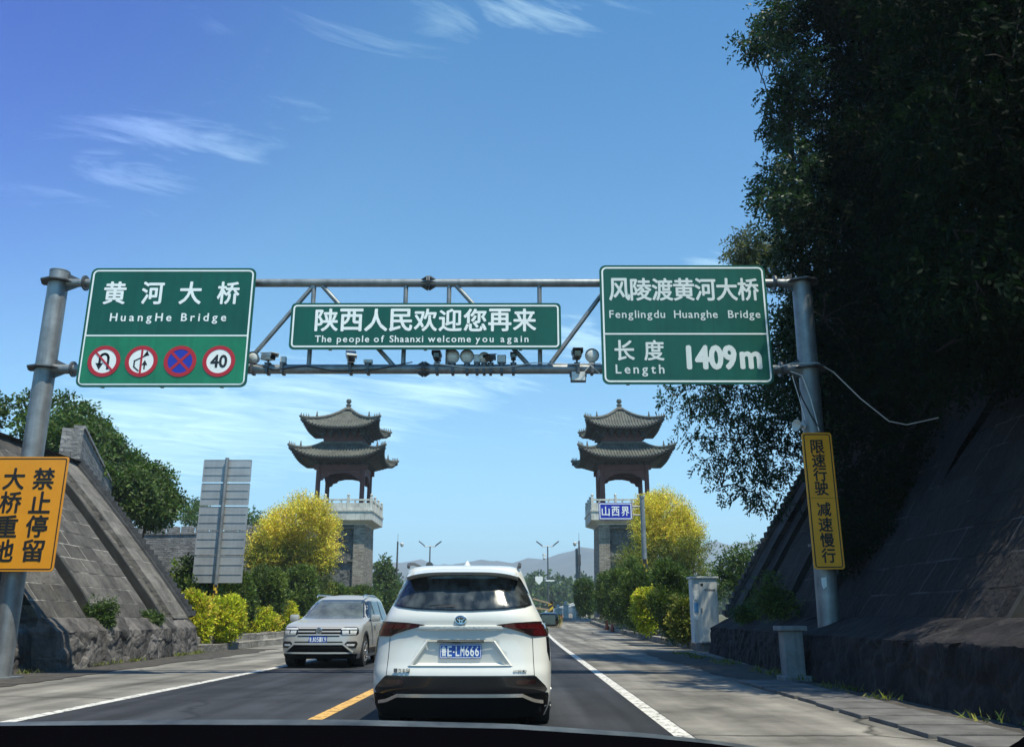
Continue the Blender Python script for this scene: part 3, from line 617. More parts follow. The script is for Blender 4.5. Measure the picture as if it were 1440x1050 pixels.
# ------------------------------------------------------------------ vegetation
def quads(name, V):
    n = len(V)//4; me = bpy.data.meshes.new(name)
    me.vertices.add(len(V)); me.vertices.foreach_set('co', V.astype(np.float32).ravel())
    me.loops.add(n*4); me.loops.foreach_set('vertex_index', np.arange(n*4, dtype=np.int32))
    me.polygons.add(n); me.polygons.foreach_set('loop_start', np.arange(0, n*4, 4, dtype=np.int32))
    try: me.polygons.foreach_set('loop_total', np.full(n, 4, np.int32))
    except Exception: pass
    me.update(); me.validate(); return me
def unit(a): return a/np.maximum(np.linalg.norm(a, axis=-1, keepdims=True), 1e-9)
def leaves(rg, cl, sprays, per, ll, lw, step, droop=0.35, out=0.9, up=0.0, side=1.0, shell=0.45, jit=0.35):
    """sprays of small leaves spread through clumps (x, y, z, rx, ry, rz)"""
    cl = np.asarray(cl, float); n = len(cl)
    wgt = (cl[:, 3]*cl[:, 4]*cl[:, 5])**(2/3); cnt = np.maximum(3, (sprays*wgt/wgt.mean()).astype(int))
    c = np.repeat(cl, cnt, 0); N = len(c)
    d = unit(rg.normal(size=(N, 3))); rr = rg.uniform(shell, 1.0, N)**0.6
    o = c[:, :3]+d*c[:, 3:6]*rr[:, None]*rg.uniform(0.8, 1.12, (N, 1))
    sd_ = unit(d*out+rg.normal(size=(N, 3))*0.55+np.array([0, 0, up-droop]))
    k = np.arange(per); V = []
    a = unit(np.cross(sd_, rg.normal(size=(N, 3))))
    for i in k:
        f = (i+.5)/per
        dd = unit(sd_+np.array([0, 0, -droop*1.2*f*(1 if droop > 0 else 0)]))
        b = o+dd*step*(i+.3)
        s = (1 if i % 2 else -1)
        ld = unit(dd*0.75+a*s*side+rg.normal(size=(N, 3))*jit+np.array([0, 0, -droop*0.7+up*0.5]))
        wd = unit(np.cross(ld, rg.normal(size=(N, 3))))
        L1 = ll*rg.uniform(.65, 1.2, (N, 1))*(1-0.25*f); w1 = lw*rg.uniform(.7, 1.15, (N, 1))
        V.append(np.stack([b, b+ld*L1*.45+wd*w1*.5, b+ld*L1, b+ld*L1*.45-wd*w1*.5], 1))
    return np.concatenate(V, 0).reshape(-1, 3)
def leafmat(name, col, island=0.35, rough=0.5, trans=True, var=0.35, vs=0.6, spec=0.25):
    return mat(name, col, rough, var=var, vscale=vs, island=island, trans=(col[0]*1.4, col[1]*1.6, col[2]*.7) if trans else None, spec=spec)
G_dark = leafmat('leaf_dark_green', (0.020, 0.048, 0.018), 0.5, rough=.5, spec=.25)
G_shade = leafmat('leaf_shaded_green', (0.0042, 0.0125, 0.0055), 0.35, rough=0.7, spec=0.06)  # near-black leaves: the deep shade is put into their colour
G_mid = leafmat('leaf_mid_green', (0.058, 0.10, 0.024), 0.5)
G_thuja = leafmat('leaf_conifer_green', (0.075, 0.120, 0.030), 0.55)
G_olive = leafmat('leaf_olive_green', (0.14, 0.16, 0.030), 0.5)
G_gold = leafmat('leaf_gold', (0.62, 0.51, 0.08), 0.55)
G_goldgreen = leafmat('leaf_gold_green', (0.42, 0.44, 0.035), 0.5)
G_pale = leafmat('leaf_pale', (0.16, 0.17, 0.09), 0.35)
G_tip = leafmat('leaf_fresh_tip', (0.13, 0.18, 0.035), 0.45)
M_bark = mat('bark', (0.075, 0.058, 0.045), 0.95, var=0.4, vscale=3, bump=0.8, stretch=(3, 3, .5))
def limb(mb, a, b, r0, r1, rg, n=5, wob=0.12):
    a = np.array(a, float); b = np.array(b, float); l = np.linalg.norm(b-a); pts = []
    for i in range(n+1):
        f = i/n; p = a*(1-f)+b*f
        if 0 < i < n: p = p+rg.normal(size=3)*l*wob*.35
        p = p+np.array([0, 0, l*0.10*math.sin(f*PI)]); pts.append(p)
    mb.tube(pts, [r0*(1-i/n)+r1*i/n for i in range(n+1)], 7)
def tree(name, label, base, fork, clumps, tr, m, seed, group=None, cat='tree', extra=None, twigs=2, bark=None, **kw):
    """trunk with limbs reaching every clump, and a crown of leaf sprays; extra = second crown tone [(material, clumps)]"""
    rg = np.random.default_rng(seed); t = thing(name, label, cat, tuple(base), 0, group)
    allc = list(clumps)+[c for e in (extra or []) for c in e[1]]
    mb = MB(); base = np.array(base, float); fork = np.array(fork, float)
    limb(mb, base-np.array([0, 0, .3]), fork, tr*1.15, tr*.7, rg, 6, .06)
    order = sorted(allc, key=lambda c: np.linalg.norm(np.array(c[:3])-fork)); mains = order[::max(1, len(order)//9)]
    hubs = [(fork, tr*.6)]
    for c in mains:
        p = np.array(c[:3]); h, r = min(hubs, key=lambda q: np.linalg.norm(q[0]-p)); limb(mb, h, p, r*.62, max(.02, r*.25), rg, 6)
        hubs += [((h*.45+p*.55), r*.42), (p, max(.03, r*.28))]
    for c in allc:
        p = np.array(c[:3]); h, r = min(hubs, key=lambda q: np.linalg.norm(q[0]-p))
        if np.linalg.norm(h-p) > .2: limb(mb, h, p, max(.02, r*.55), .012, rg, 4)
        for _ in range(twigs):
            q = p+unit(rg.normal(size=3))*np.array(c[3:6])*.95; limb(mb, p, q, .016, .005, rg, 3)
    obj('trunk', mb, bark or M_bark, t, smooth=True)
    obj('crown', quads('crown', leaves(rg, clumps, **kw)), m, t, normals=False)
    for e in (extra or []): obj('crown', quads('crown', leaves(rg, e[1], **(e[2] if len(e) > 2 else kw))), e[0], t, normals=False)
    return t
# --- the big overhanging trees on the shaded side
BX = [-90, 0, 40, 60, 85, 120, 180, 215, 235, 275, 300, 330, 360, 400, 440, 500, 560, 640, 700, 760]
BXX = [1110, 1100, 1085, 1068, 1095, 1095, 1092, 1100, 1085, 1082, 1100, 1092, 1100, 1112, 1100, 1092, 1085, 1100, 1118, 1190]
def fill(rg, n, x0, x1, y0, y1, Y0, Y1, r0, r1, edge=True, ymax=None):
    out = []
    while len(out) < n:
        px, py, Y, r = rg.uniform(x0, x1), rg.uniform(y0, y1), rg.uniform(Y0, Y1), rg.uniform(r0, r1)
        p = P(px, py, Y); dep = Y*CT+(p.z-EYE)*ST; rp = r*FOC/dep
        if edge and px-rp*0.92 < np.interp(py, BX, BXX)+rg.uniform(-4, 22): continue
        if p.z < 5.4: continue
        out.append((p.x, p.y, p.z, r, r, r*rg.uniform(.6, .85)))
    return out
rg = np.random.default_rng(5)
M_barkd = mat('dark_bark', (0.022, 0.018, 0.015), 0.95, var=0.4, vscale=3, bump=0.8)
kwR = dict(sprays=112, per=11, ll=0.185, lw=0.066, step=0.05, droop=0.4)
cl = fill(rg, 120, 1100, 1340, -90, 560, 19, 24.5, .75, 1.35)
edge = []
while len(cl) < 175:                      # low boughs and creepers filling the recess beside the post
    py = rg.uniform(430, 770); px = rg.uniform(1196, 1205+(870-py)*.62); p = P(px, py, rg.uniform(18.3, 20.5)); r = rg.uniform(.4, .75); cl.append((p.x, p.y, p.z, r, r, r*.8))
for py in range(-40, 560, 20):                # ragged left edge: small outlying sprays
    p = P(np.interp(py, BX, BXX)+rg.uniform(4, 34), py+rg.uniform(-8, 8), 21+rg.uniform(-1.5, 1.5)); r = rg.uniform(.4, .7); edge.append((p.x, p.y, p.z, r, r, r*.75))
for px, py in ((1062, 62), (1052, 60), (1078, 66), (1080, 240), (1092, 120), (1085, 10), (1078, 270)):
    p = P(px, py, 21); edge.append((p.x, p.y, p.z, .34, .34, .2))
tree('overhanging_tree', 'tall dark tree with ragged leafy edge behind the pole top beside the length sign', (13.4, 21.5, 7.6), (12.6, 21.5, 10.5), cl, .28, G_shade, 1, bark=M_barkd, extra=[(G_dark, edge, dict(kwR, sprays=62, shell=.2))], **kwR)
cl = fill(np.random.default_rng(8), 115, 1300, 1560, -120, 520, 11.5, 17.5, .7, 1.25, edge=False)
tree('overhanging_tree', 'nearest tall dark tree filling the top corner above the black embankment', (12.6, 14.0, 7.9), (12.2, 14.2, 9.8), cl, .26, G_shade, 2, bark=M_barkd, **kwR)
rg = np.random.default_rng(9)
cl = fill(rg, 50, 1085, 1330, 330, 660, 26, 32, .9, 1.4)
for px, py, r in ((985, 560, .8), (950, 556, .5), (1020, 565, .95), (1060, 575, 1.1), (1005, 600, .85), (975, 615, .45), (1040, 620, 1.0), (1075, 640, 1.1), (1020, 655, .7), (990, 648, .4), (1060, 675, .8), (1085, 700, .7), (1045, 690, .5), (1015, 685, .33), (938, 548, .3), (1110, 640, 1.2), (1120, 600, 1.3), (1095, 560, 1.3), (962, 590, .3), (1030, 545, .8), (980, 540, .6)):
    p = P(px, py, 27.5+rg.uniform(-1, 1)); cl.append((p.x, p.y, p.z, r, r, r*.62))
pal = []
for px, py, r in ((1050, 345, .45), (1062, 362, .5), (1045, 330, .25), (1072, 380, .6), (1080, 350, .6), (1040, 360, .3)):
    p = P(px, py, 28); pal.append((p.x, p.y, p.z, r, r, r*.8))
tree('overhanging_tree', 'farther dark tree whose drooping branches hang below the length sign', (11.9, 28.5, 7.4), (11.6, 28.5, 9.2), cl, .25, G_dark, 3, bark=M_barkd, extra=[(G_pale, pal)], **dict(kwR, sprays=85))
# --- trees behind the embankment and fort wall on the other side
def pxclumps(rg, spec, Y, dy=2.0, flat=.8):
    out = []
    for px, py, rp in spec:
        yy = Y+rg.uniform(-dy, dy); p = P(px, py, yy); r = rp*(yy*CT+(p.z-EYE)*ST)/FOC
        out.append((p.x, p.y, p.z, r, r, r*flat))
    return out
rg = np.random.default_rng(12)
kwL = dict(sprays=110, per=8, ll=0.30, lw=0.13, step=0.085, droop=0.25)
def region(rg, n, poly_top, x0, x1, ybot, r0, r1):
    out = []
    while len(out) < n:
        px = rg.uniform(x0, x1); r = rg.uniform(r0, r1); top = np.interp(px, [a for a, b in poly_top], [b for a, b in poly_top])+r*.85
        bt = ybot(px)-r if callable(ybot) else ybot
        if top > bt: continue
        out.append((px, rg.uniform(top, bt), r))
    return out
s = region(rg, 34, [(-80, 530), (0, 530), (40, 545), (70, 545), (110, 560), (150, 600)], -80, 140, 660, 16, 30)
tree('broadleaf_tree', 'dark green tree behind the embankment top where the leaning gantry post stands', (P(40, 640, 41).x, 41, 1.5), (P(40, 640, 41).x, 41, 6.5), pxclumps(rg, s, 41), .22, G_mid, 21, **kwL)
s = region(rg, 46, [(105, 575), (130, 590), (165, 622), (190, 640), (215, 648), (240, 680), (252, 705)], 118, 238, lambda x: np.interp(x, [106, 140, 178, 200, 225, 252], [570, 628, 712, 742, 735, 715]), 9, 17)
tree('broadleaf_tree', 'rounded bright green tree between the brick parapet and the crenellated wall', (P(200, 780, 47).x, 47, 1.0), (P(200, 745, 47).x, 47, 5.0), pxclumps(rg, s, 47), .2, G_mid, 22, **kwL)
s = [(272, 712, 11), (262, 722, 9), (282, 724, 10), (272, 730, 9), (285, 712, 7)]
tree('broadleaf_tree', 'small thin tree rising above the castle wall left of the panel backs', (P(272, 760, 78).x, 78, 1.2), (P(272, 745, 78).x, 78, 7), pxclumps(rg, s, 78), .12, G_mid, 23, **dict(kwL, sprays=60))
s = [(356, 725, 10), (360, 740, 12), (348, 735, 9), (366, 750, 12)]
tree('broadleaf_tree', 'small thin tree rising between the panel backs and the golden tree', (P(357, 780, 80).x, 80, 1.2), (P(357, 760, 80).x, 80, 7), pxclumps(rg, s, 80), .12, G_mid, 24, **dict(kwL, sprays=60))
# --- unseen trees added up the embankment to shade the wall and front trees
rgw = np.random.default_rng(91); cl = []
while len(cl) < 60:
    p = rgw.uniform(-1, 1, 3)
    if (p**2).sum() < 1: cl.append((17.5+p[0]*4, 4+p[1]*4.2, 17+p[2]*6, 1.5, 1.5, 1.2))
w0 = tree('shade_tree', 'tall dark tree of the wood deeper on the embankment above the black stone wall', (17.5, 4, 8.4), (17.5, 4, 11.5), cl, .24, G_shade, 92, group='trees of the wood above the black stone wall', sprays=60, per=6, ll=.5, lw=.26, step=.14, droop=.3)
for x, y, rz, k in ((18.2, 12, 1.1, 1.05), (18.6, 20, 2.3, 1.0), (17.2, -4, 3.9, .95)): dup(w0, (x, y, 8.4), rz, scale=k)
# --- golden trees
kwG = dict(sprays=88, per=8, ll=0.19, lw=0.062, step=0.10, droop=-0.1, up=0.3)
s = [(424, 704, 6), (414, 712, 8), (436, 708, 7), (397, 722, 7), (456, 728, 6), (372, 745, 7), (470, 745, 5), (362, 760, 6), (472, 762, 5), (446, 716, 6), (384, 730, 6)]+region(rg, 50, [(352, 775), (365, 745), (385, 725), (410, 705), (425, 698), (445, 705), (460, 730), (480, 745), (488, 770)], 360, 462, 800, 7, 13)
s2 = region(rg, 40, [(352, 742), (400, 770), (488, 790)], 356, 456, 832, 8, 13)
tree('golden_tree', 'golden yellow tree in front of the tower with the carved panel beside the panel backs', (P(428, 838, 58).x, 58, zprof(58)+.4), (P(428, 815, 58).x, 58, zprof(58)+1.6), pxclumps(rg, s, 58, 1.2), .14, G_gold, 31, extra=[(G_olive, pxclumps(rg, s2, 58.5, 1.2))], **kwG)
s = [(932, 698, 6), (922, 706, 7), (944, 704, 7), (908, 712, 6), (958, 716, 7), (968, 730, 5), (899, 728, 5), (975, 748, 5), (895, 744, 5)]+region(rg, 46, [(880, 752), (890, 725), (905, 705), (930, 694), (950, 705), (970, 725), (985, 750)], 902, 974, 776, 7, 13)
s2 = region(rg, 34, [(868, 790), (885, 765), (920, 755), (960, 752), (990, 758), (1005, 780)], 880, 998, 812, 8, 15)
tree('golden_tree', 'golden topped tree with olive lower leaves behind the post of the blue border sign', (P(935, 830, 60).x, 60, zprof(60)+.4), (P(935, 805, 60).x, 60, zprof(60)+1.8), pxclumps(rg, s, 60, 1.2), .14, G_gold, 32, extra=[(G_olive, pxclumps(rg, s2, 59, 1.5))], **kwG)
s = [(1030, 800, 20), (1015, 815, 18), (1045, 790, 16), (1035, 775, 10), (1058, 775, 12), (1020, 790, 10)]
tree('broadleaf_tree', 'small leafy tree peeping over the toothed coping behind the grey cabinet', (P(1030, 850, 44).x, 44, .5), (P(1030, 825, 44).x, 44, 1.5), pxclumps(rg, s, 44, .8), .08, G_mid, 33, **dict(kwL, sprays=90, ll=.2, lw=.09))
# --- tall trees by the tower foot, seen past the silver car
s = [(538, 800, 12), (545, 812, 14), (536, 818, 13), (548, 830, 15), (540, 790, 7), (552, 840, 13), (536, 838, 13)]
tree('broadleaf_tree', 'green tree standing past the pier of the tower with the carved panel', (P(543, 862, 100).x, 100, zprof(100)), (P(543, 850, 100).x, 100, 2.6), pxclumps(rg, s, 100, 1.5), .14, G_mid, 34, **dict(kwL, sprays=110, ll=.42, lw=.18))
# --- bushes: rounded masses of upright sprays
def bush(name, label, x0, x1, ytop, ybot, Y, m, seed, n=900, ll=.20, lw=.05, per=7, cat='bush', lumps=9, up=0.55, gap=0.12):
    rg = np.random.default_rng(seed)
    a = P((x0+x1)/2, ybot, Y); w_ = (x1-x0)/2*(Y*CT)/FOC; h = P((x0+x1)/2, ytop, Y).z-a.z
    t = thing(name, label, cat, (a.x, Y, a.z))
    cl = [(a.x, Y, a.z+h*.45, w_*.72, w_*.72, h*.45)]
    for k in range(lumps):
        th = rg.uniform(0, 2*PI); f = rg.uniform(.15, .86); rad = w_*(.62 if f < .6 else .42)*rg.uniform(.75, 1.0); r = w_*rg.uniform(.28, .45)
        cl.append((a.x+rad*math.cos(th), Y+rad*math.sin(th), a.z+h*f, r, r, min(r*1.25, h*(1-f)+.05)))
    for k in range(10):                    # stray shoots that break the outline
        th = rg.uniform(0, 2*PI); f = rg.uniform(.25, 1.02); rad = w_*(1.0-.45*max(0, f-.5)*2)*rg.uniform(.8, 1.05); r = w_*rg.uniform(.08, .17)
        cl.append((a.x+rad*math.cos(th), Y+rad*math.sin(th), a.z+h*f, r, r, r*1.5))
    tip = [(c[0]+rg.normal()*.2*w_, c[1]-c[4]*.35, c[2]+c[5]*.3, c[3]*.75, c[4]*.75, c[5]*.75) for c in cl[1::2]]
    obj('new_growth', quads('new_growth', leaves(rg, tip, sprays=n//len(cl)*.5, per=per, ll=ll*.85, lw=lw, step=ll*.28, droop=-.05, up=up+.1, out=.8, shell=.7, side=.55)), G_tip if m in (G_thuja, G_mid) else G_gold, t, normals=False)
    obj('crown', quads('crown', leaves(rg, cl, sprays=n//len(cl)*1.6, per=per, ll=ll, lw=lw, step=ll*.3, droop=-.05, up=up, out=.8, shell=.6, side=.55)), m, t, normals=False)
    mb = MB()
    for k in range(6):
        q = np.array([a.x+rg.uniform(-.5, .5)*w_, Y+rg.uniform(-.5, .5)*w_, a.z+h*.6]); limb(mb, np.array([a.x, Y, a.z-.15]), q, .03, .012, rg, 3)
    obj('stem', mb, M_bark, t, smooth=True); return t
B = bush
B('golden_bush', 'yellow green bush on the kerb right beside the toothed coping', 237, 292, 840, 908, 31.5, G_goldgreen, 41, 2600, .15, .07, up=.2)
B('golden_bush', 'yellow green bush on the kerb below the striped panel post', 285, 337, 846, 900, 33.0, G_goldgreen, 42, 2400, .15, .07, up=.2)
B('golden_bush', 'small yellow green bush low on the kerb ahead of the silver car', 349, 388, 862, 889, 41.5, G_goldgreen, 43, 1400, .15, .07, up=.2)
B('golden_bush', 'smallest yellow green bush tucked against the silver car mirror side', 386, 414, 852, 882, 46, G_goldgreen, 44, 1300, .16, .07, up=.2)
B('green_bush', 'dark shrub rising behind the yellow green bush next to the toothed coping', 240, 300, 800, 870, 37, G_mid, 51, 2600, .22, .10, up=.3)
B('green_bush', 'dark shrub around the foot of the striped panel post', 296, 350, 812, 880, 38.5, G_thuja, 52, 2200, .2, .09, up=.3)
B('green_bush', 'dense dark shrub under the golden tree nearest the panel backs', 338, 398, 808, 872, 44, G_thuja, 53, 2600, .2, .06)
B('green_bush', 'dense dark shrub under the golden tree behind the silver car roof', 384, 446, 805, 868, 50, G_thuja, 54, 2600, .22, .07)
B('green_bush', 'low clipped hedge mound before the tower pier behind the silver car', 440, 492, 828, 858, 64, G_thuja, 55, 2000, .24, .08)
B('green_bush', 'low hedge mound at the outer foot of the carved panel pier', 486, 534, 832, 860, 70, G_thuja, 56, 1800, .26, .08)
B('green_bush', 'round bush at the inner corner of the tower pier beyond the silver car', 526, 556, 838, 868, 88, G_mid, 57, 1500, .32, .12)
B('green_bush', 'small round bush at the foot of the pier beside the blue border sign tower', 813, 832, 822, 862, 84, G_mid, 61, 1600, .32, .12)
B('conifer_bush', 'narrow rounded conifer bush farthest along the kerb before the tower pier', 842, 868, 808, 870, 66, G_thuja, 62, 2200, .26, .06)
B('conifer_bush', 'rounded conifer bush between the farthest one and the striped post of the blue sign', 858, 890, 806, 874, 55, G_thuja, 63, 2600, .24, .055)
B('conifer_bush', 'large rounded conifer bush in front of the striped post of the blue sign', 875, 930, 798, 884, 46, G_thuja, 64, 3800, .22, .05)
B('conifer_bush', 'largest dark conifer bush right beside the grey cabinet', 920, 984, 797, 899, 37.5, G_thuja, 65, 4600, .20, .045)
B('golden_bush', 'small yellow green bush in front of the big conifer bushes', 894, 926, 832, 887, 40.5, G_goldgreen, 66, 1500, .15, .07, up=.25)
B('golden_bush', 'dull yellow green bush at the foot of the grey cabinet', 946, 978, 846, 897, 34.5, G_olive, 67, 1500, .15, .07, up=.25)
# --- weeds growing on the stone ledges
def weeds(label, px, py, Y, w_, h, seed, m=G_mid, n=26):
    rg = np.random.default_rng(seed); a = P(px, py, Y); t = thing('weed_clump', label, 'weed', (a.x, a.y, a.z)); V = []; mb = MB()
    cl = []
    for k in range(n):
        x = rg.uniform(-w_, w_)*.6; hh = h*rg.uniform(.4, 1)*(1-.5*abs(x)/w_)
        b = np.array([a.x+x, a.y+rg.uniform(-.15, .15), a.z-.05]); q = b+np.array([rg.normal()*.12, rg.normal()*.1, hh]); limb(mb, b, q, .008, .003, rg, 3)
        for f in (.4, .7, .95): p = b*(1-f)+q*f; cl.append((*p, .09, .09, .11))
    obj('stem', mb, M_bark, t); obj('leaves', quads('leaves', leaves(rg, cl, sprays=7, per=6, ll=.12, lw=.035, step=.03, droop=.2)), m, t, normals=False)
weeds('green weed clump on the ledge of the embankment beside the orange notice', 141, 878, 22.6, .5, .75, 71)
weeds('dry low weed clump on the ledge at the lit embankment end', 205, 872, 26.2, .5, .28, 72)
weeds('ferny weed clump on the shaded ledge above the concrete post', 1092, 866, 21.0, .5, 1.05, 73, G_thuja, 34)
weeds('dark low weed clump on the shaded ledge at the foot of the orange sign pole', 1048, 868, 25, .4, .5, 74, G_thuja, 18)
# --- far trees across the river
rg = np.random.default_rng(77); cl = []
for k in range(300):
    Y = rg.uniform(290, 520); x = rg.uniform(-.36, .34)*Y; h = P(720, 842-22*rg.uniform()**.6, Y).z+9+(P(720, 800, Y).z-P(720, 808, Y).z)*(rg.uniform() < .12); r = rg.uniform(2.4, 5.0)
    for f in np.linspace(.15, .95, 5): cl.append((x, Y, -9+h*f, r*(1-f*.65), r*(1-f*.65), h*.16))
o = obj('treeline', quads('treeline', leaves(rg, cl, sprays=46, per=4, ll=1.7, lw=1.2, step=.45, droop=0, up=.5)), G_mid, normals=False); o['kind'] = 'stuff'
tag(o, 'dark green line of trees across the river valley below the blue hills', 'trees')
# --- dry grass and ground cover on the verges
rg = np.random.default_rng(78); V = []
for (xa, xb_, ya, yb, n) in ((-16, -11.3, 30, 75, 5000), (7.0, 13, 31, 75, 5000), (5.1, 5.7, 9, 29, 1500), (-10.4, -9.9, 17, 30, 1500)):
    x = rg.uniform(xa, xb_, n); y = rg.uniform(ya, yb, n); z = np.array([zprof(k) for k in y])+(0.42 if ya >= 30 else 0.03)+0.02
    keep = np.array([nz(a, b, 3, .6) > -.05 for a, b in zip(x, y)]); x, y, z = x[keep]+DRIFT*0, y[keep], z[keep]; n2 = len(x)
    b = np.stack([x, y, z], 1); tip = b+np.stack([rg.normal(0, .06, n2), rg.normal(0, .06, n2), rg.uniform(.08, .3, n2)*(1 if ya >= 30 else .4)], 1)
    wv = np.stack([rg.normal(0, .009, n2), rg.normal(0, .006, n2), np.zeros(n2)], 1); V.append(np.stack([b-wv, b+wv, tip+wv*.1, tip-wv*.1], 1).reshape(-1, 3))
o = obj('grass', quads('grass', np.concatenate(V)), G_olive, normals=False); o['kind'] = 'stuff'; tag(o, 'short rough grass on the verges beside the kerb walls', 'grass')
# ------------------------------------------------------------------ gantry
M_galv = mat('galvanised_steel', (0.25, 0.265, 0.27), 0.5, metal=0.55, var=0.22, vscale=3, streak=0.35, bump=0.05)
M_galvd = mat('dark_steel', (0.10, 0.105, 0.11), 0.5, metal=0.5, var=0.3, vscale=4)
M_alu = mat('panel_aluminium', (0.40, 0.41, 0.41), 0.5, metal=0.4, var=0.12, vscale=1.2, streak=0.15)
M_green = mat('sign_green', (0.006, 0.088, 0.060), 0.34, var=0.14, vscale=1.1, spec=0.4, streak=0.16)
M_green2 = mat('sign_bright_green', (0.012, 0.19, 0.085), 0.28, var=0.2, vscale=1.0, spec=0.5, streak=0.16)
M_sheet = mat('sign_white', (0.80, 0.84, 0.82), 0.45, var=0.05, vscale=3)
M_black = mat('black_plastic', (0.012, 0.012, 0.013), 0.45)
M_red = mat('sign_red', (0.42, 0.012, 0.022), 0.4)
M_blue = mat('sign_blue', (0.012, 0.03, 0.36), 0.4)
M_cable = mat('cable_black', (0.015, 0.015, 0.015), 0.6); M_cablew = mat('cable_white', (0.6, 0.6, 0.58), 0.6)
YG = 17.6
K = YG/16
gl = P(8, 890, YG); gr = P(1163, 862, YG)
GT = thing('sign_gantry', 'grey steel tube gantry spanning the road on two posts with the green signs', 'gantry', ((gl.x+gr.x)/2, YG, 0))
zu = P(600, 398, YG).z; zl = P(600, 519, YG).z; CR = 0.09
for (pb, top, X) in ((gl, 383, P(84, 386, YG).x), (gr, 398, P(1127, 398, YG).x)):
    zt = P(600, top, YG).z; mb = MB()
    mb.tube([(pb.x, YG, -0.4), (X, YG, zt)], [0.218, 0.205], 28)
    mb.cyl((X, YG, zt), (X, YG, zt+0.02), .212, n=28); mb.cyl((pb.x, YG, 0.0), (pb.x, YG, .05), .42, n=20)
    for z in (2.2, 4.2, 6.1): mb.cyl((pb.x+(X-pb.x)*z/zt, YG, z), (pb.x+(X-pb.x)*z/zt, YG, z+.012), .2195-.013*z/zt, n=28)
    obj('post', mb, M_galv, GT, smooth=True)
    for z in (zu, zl):
        mb = MB(); xx = pb.x+(X-pb.x)*z/zt; s = 1 if X < 0 else -1
        mb.cyl((xx, YG, z-.012), (xx, YG, z+.018), .37, n=8)
        mb.prism([(xx-.35*s, YG-.06, z-.03), (xx+.55*s, YG-.06, z-.03), (xx+.55*s, YG-.06, z+.03), (xx-.35*s, YG-.06, z+.03)], (0, .12, 0))
        mb.prism([(xx+.2*s, YG-.012, z+.03), (xx+.6*s, YG-.012, z+.03), (xx+.2*s, YG-.012, z+.22)], (0, .024, 0))
        mb.prism([(xx+.2*s, YG-.012, z-.03), (xx+.6*s, YG-.012, z-.03), (xx+.2*s, YG-.012, z-.2)], (0, .024, 0))
        mb.cyl((xx+.58*s, YG, z), (xx+.62*s, YG, z), .17, n=20)
        obj('clamp_bracket', mb, M_galvd, GT)
xl = P(95, 398, YG).x; xr = P(1120, 398, YG).x
mb = MB(); mb.cyl((xl, YG, zu), (xr, YG, zu), CR, n=20); obj('upper_chord', mb, M_galv, GT, smooth=True)
mb = MB(); mb.cyl((P(60, 520, YG).x, YG, zl), (P(1135, 519, YG).x, YG, zl), CR*1.15, n=20); obj('lower_chord', mb, M_galv, GT, smooth=True)
gx = lambda px: P(px, 458, YG).x
for px in (150, 235, 320, 438, 569, 630.5, 759, 880, 960, 1040):
    mb = MB(); mb.cyl((gx(px), YG, zl), (gx(px), YG, zu), 0.05, n=12); obj('strut', mb, M_galv, GT, smooth=True)
for a, b in ((440, 345), (446, 560), (637, 748), (860, 768), (864, 960), (1060, 965), (235, 340), (150, 230)):
    mb = MB(); mb.cyl((gx(a), YG, zu), (gx(b), YG, zl), 0.05, n=12); obj('brace', mb, M_galv, GT, smooth=True)
for z, px in ((zu, 601), (zl, 598)):
    mb = MB(); x = gx(px)
    for s in (-1, 1):
        mb.cyl((x+s*.025-.015, YG, z), (x+s*.025+.015, YG, z), .175, n=8)
        for k in range(8):
            t = k*PI/4+.2; a = Vector((0, math.cos(t), math.sin(t)))
            q = Vector((x, YG, z)); mb.prism([q+a*.08+Vector((s*.04, 0, 0)), q+a*.165+Vector((s*.04, 0, 0)), q+a*.085+Vector((s*.17, 0, 0))], a.cross(Vector((1, 0, 0)))*.016)
    obj('flange_coupling', mb, M_galvd, GT)
# ------------------------------------------------------------------ green signs
YS = YG-.31
def sign_panel(t, box, rad, face, back=True, y=YS, bw=0.035, inset=0.045):
    a = P(box[0], box[3], y); x0, x1, z0, z1 = sgbox(box, y)
    mb = MB(); rplate(mb, x0, z0, x1, z1, rad, y, 0.03); obj('panel', mb, face, t)
    mb = MB(); rframe(mb, x0+inset, z0+inset, x1-inset, z1-inset, rad*.8, bw, y-.004, .005); obj('border', mb, M_sheet, t)
    mb = MB()
    for f in (.15, .5, .85): mb.rbox((x0+(x1-x0)*f, y+.075, (z0+z1)/2), (.07, .08, (z1-z0)*1.0), .01)
    mb.rbox(((x0+x1)/2, y+.06, z1-.1), ((x1-x0)*.96, .05, .06), .01); mb.rbox(((x0+x1)/2, y+.06, z0+.1), ((x1-x0)*.96, .05, .06), .01)
    obj('mounting_rail', mb, M_alu, t)
    n = max(2, round((x1-x0)/1.25))
    for k in range(1, n): mb = MB(); mb.box((x0+(x1-x0)*k/n, y-.0005, (z0+z1)/2), (.007, .003, z1-z0-.16)); obj('sheet_seam', mb, mat('seam_dark_green', (0.004, 0.045, 0.03), 0.6), t)
    return x0, x1, z0, z1
def sgbox(box, y):     # left px, right px (at mid height), top py, bottom py
    zc = (box[2]+box[3])/2
    return P(box[0], zc, y).x, P(box[1], zc, y).x, P(600, box[3], y).z, P(600, box[2], y).z
class mk:                              # spot of the photograph -> (x, z) on a sign face; .r is the height of the row being set
    def __init__(s, box, y): s.r = (box[2]+box[3])/2; s.y = y
    def __call__(s, px, py): return P(px, py or s.r, s.y).x, P(600, py, s.y).z
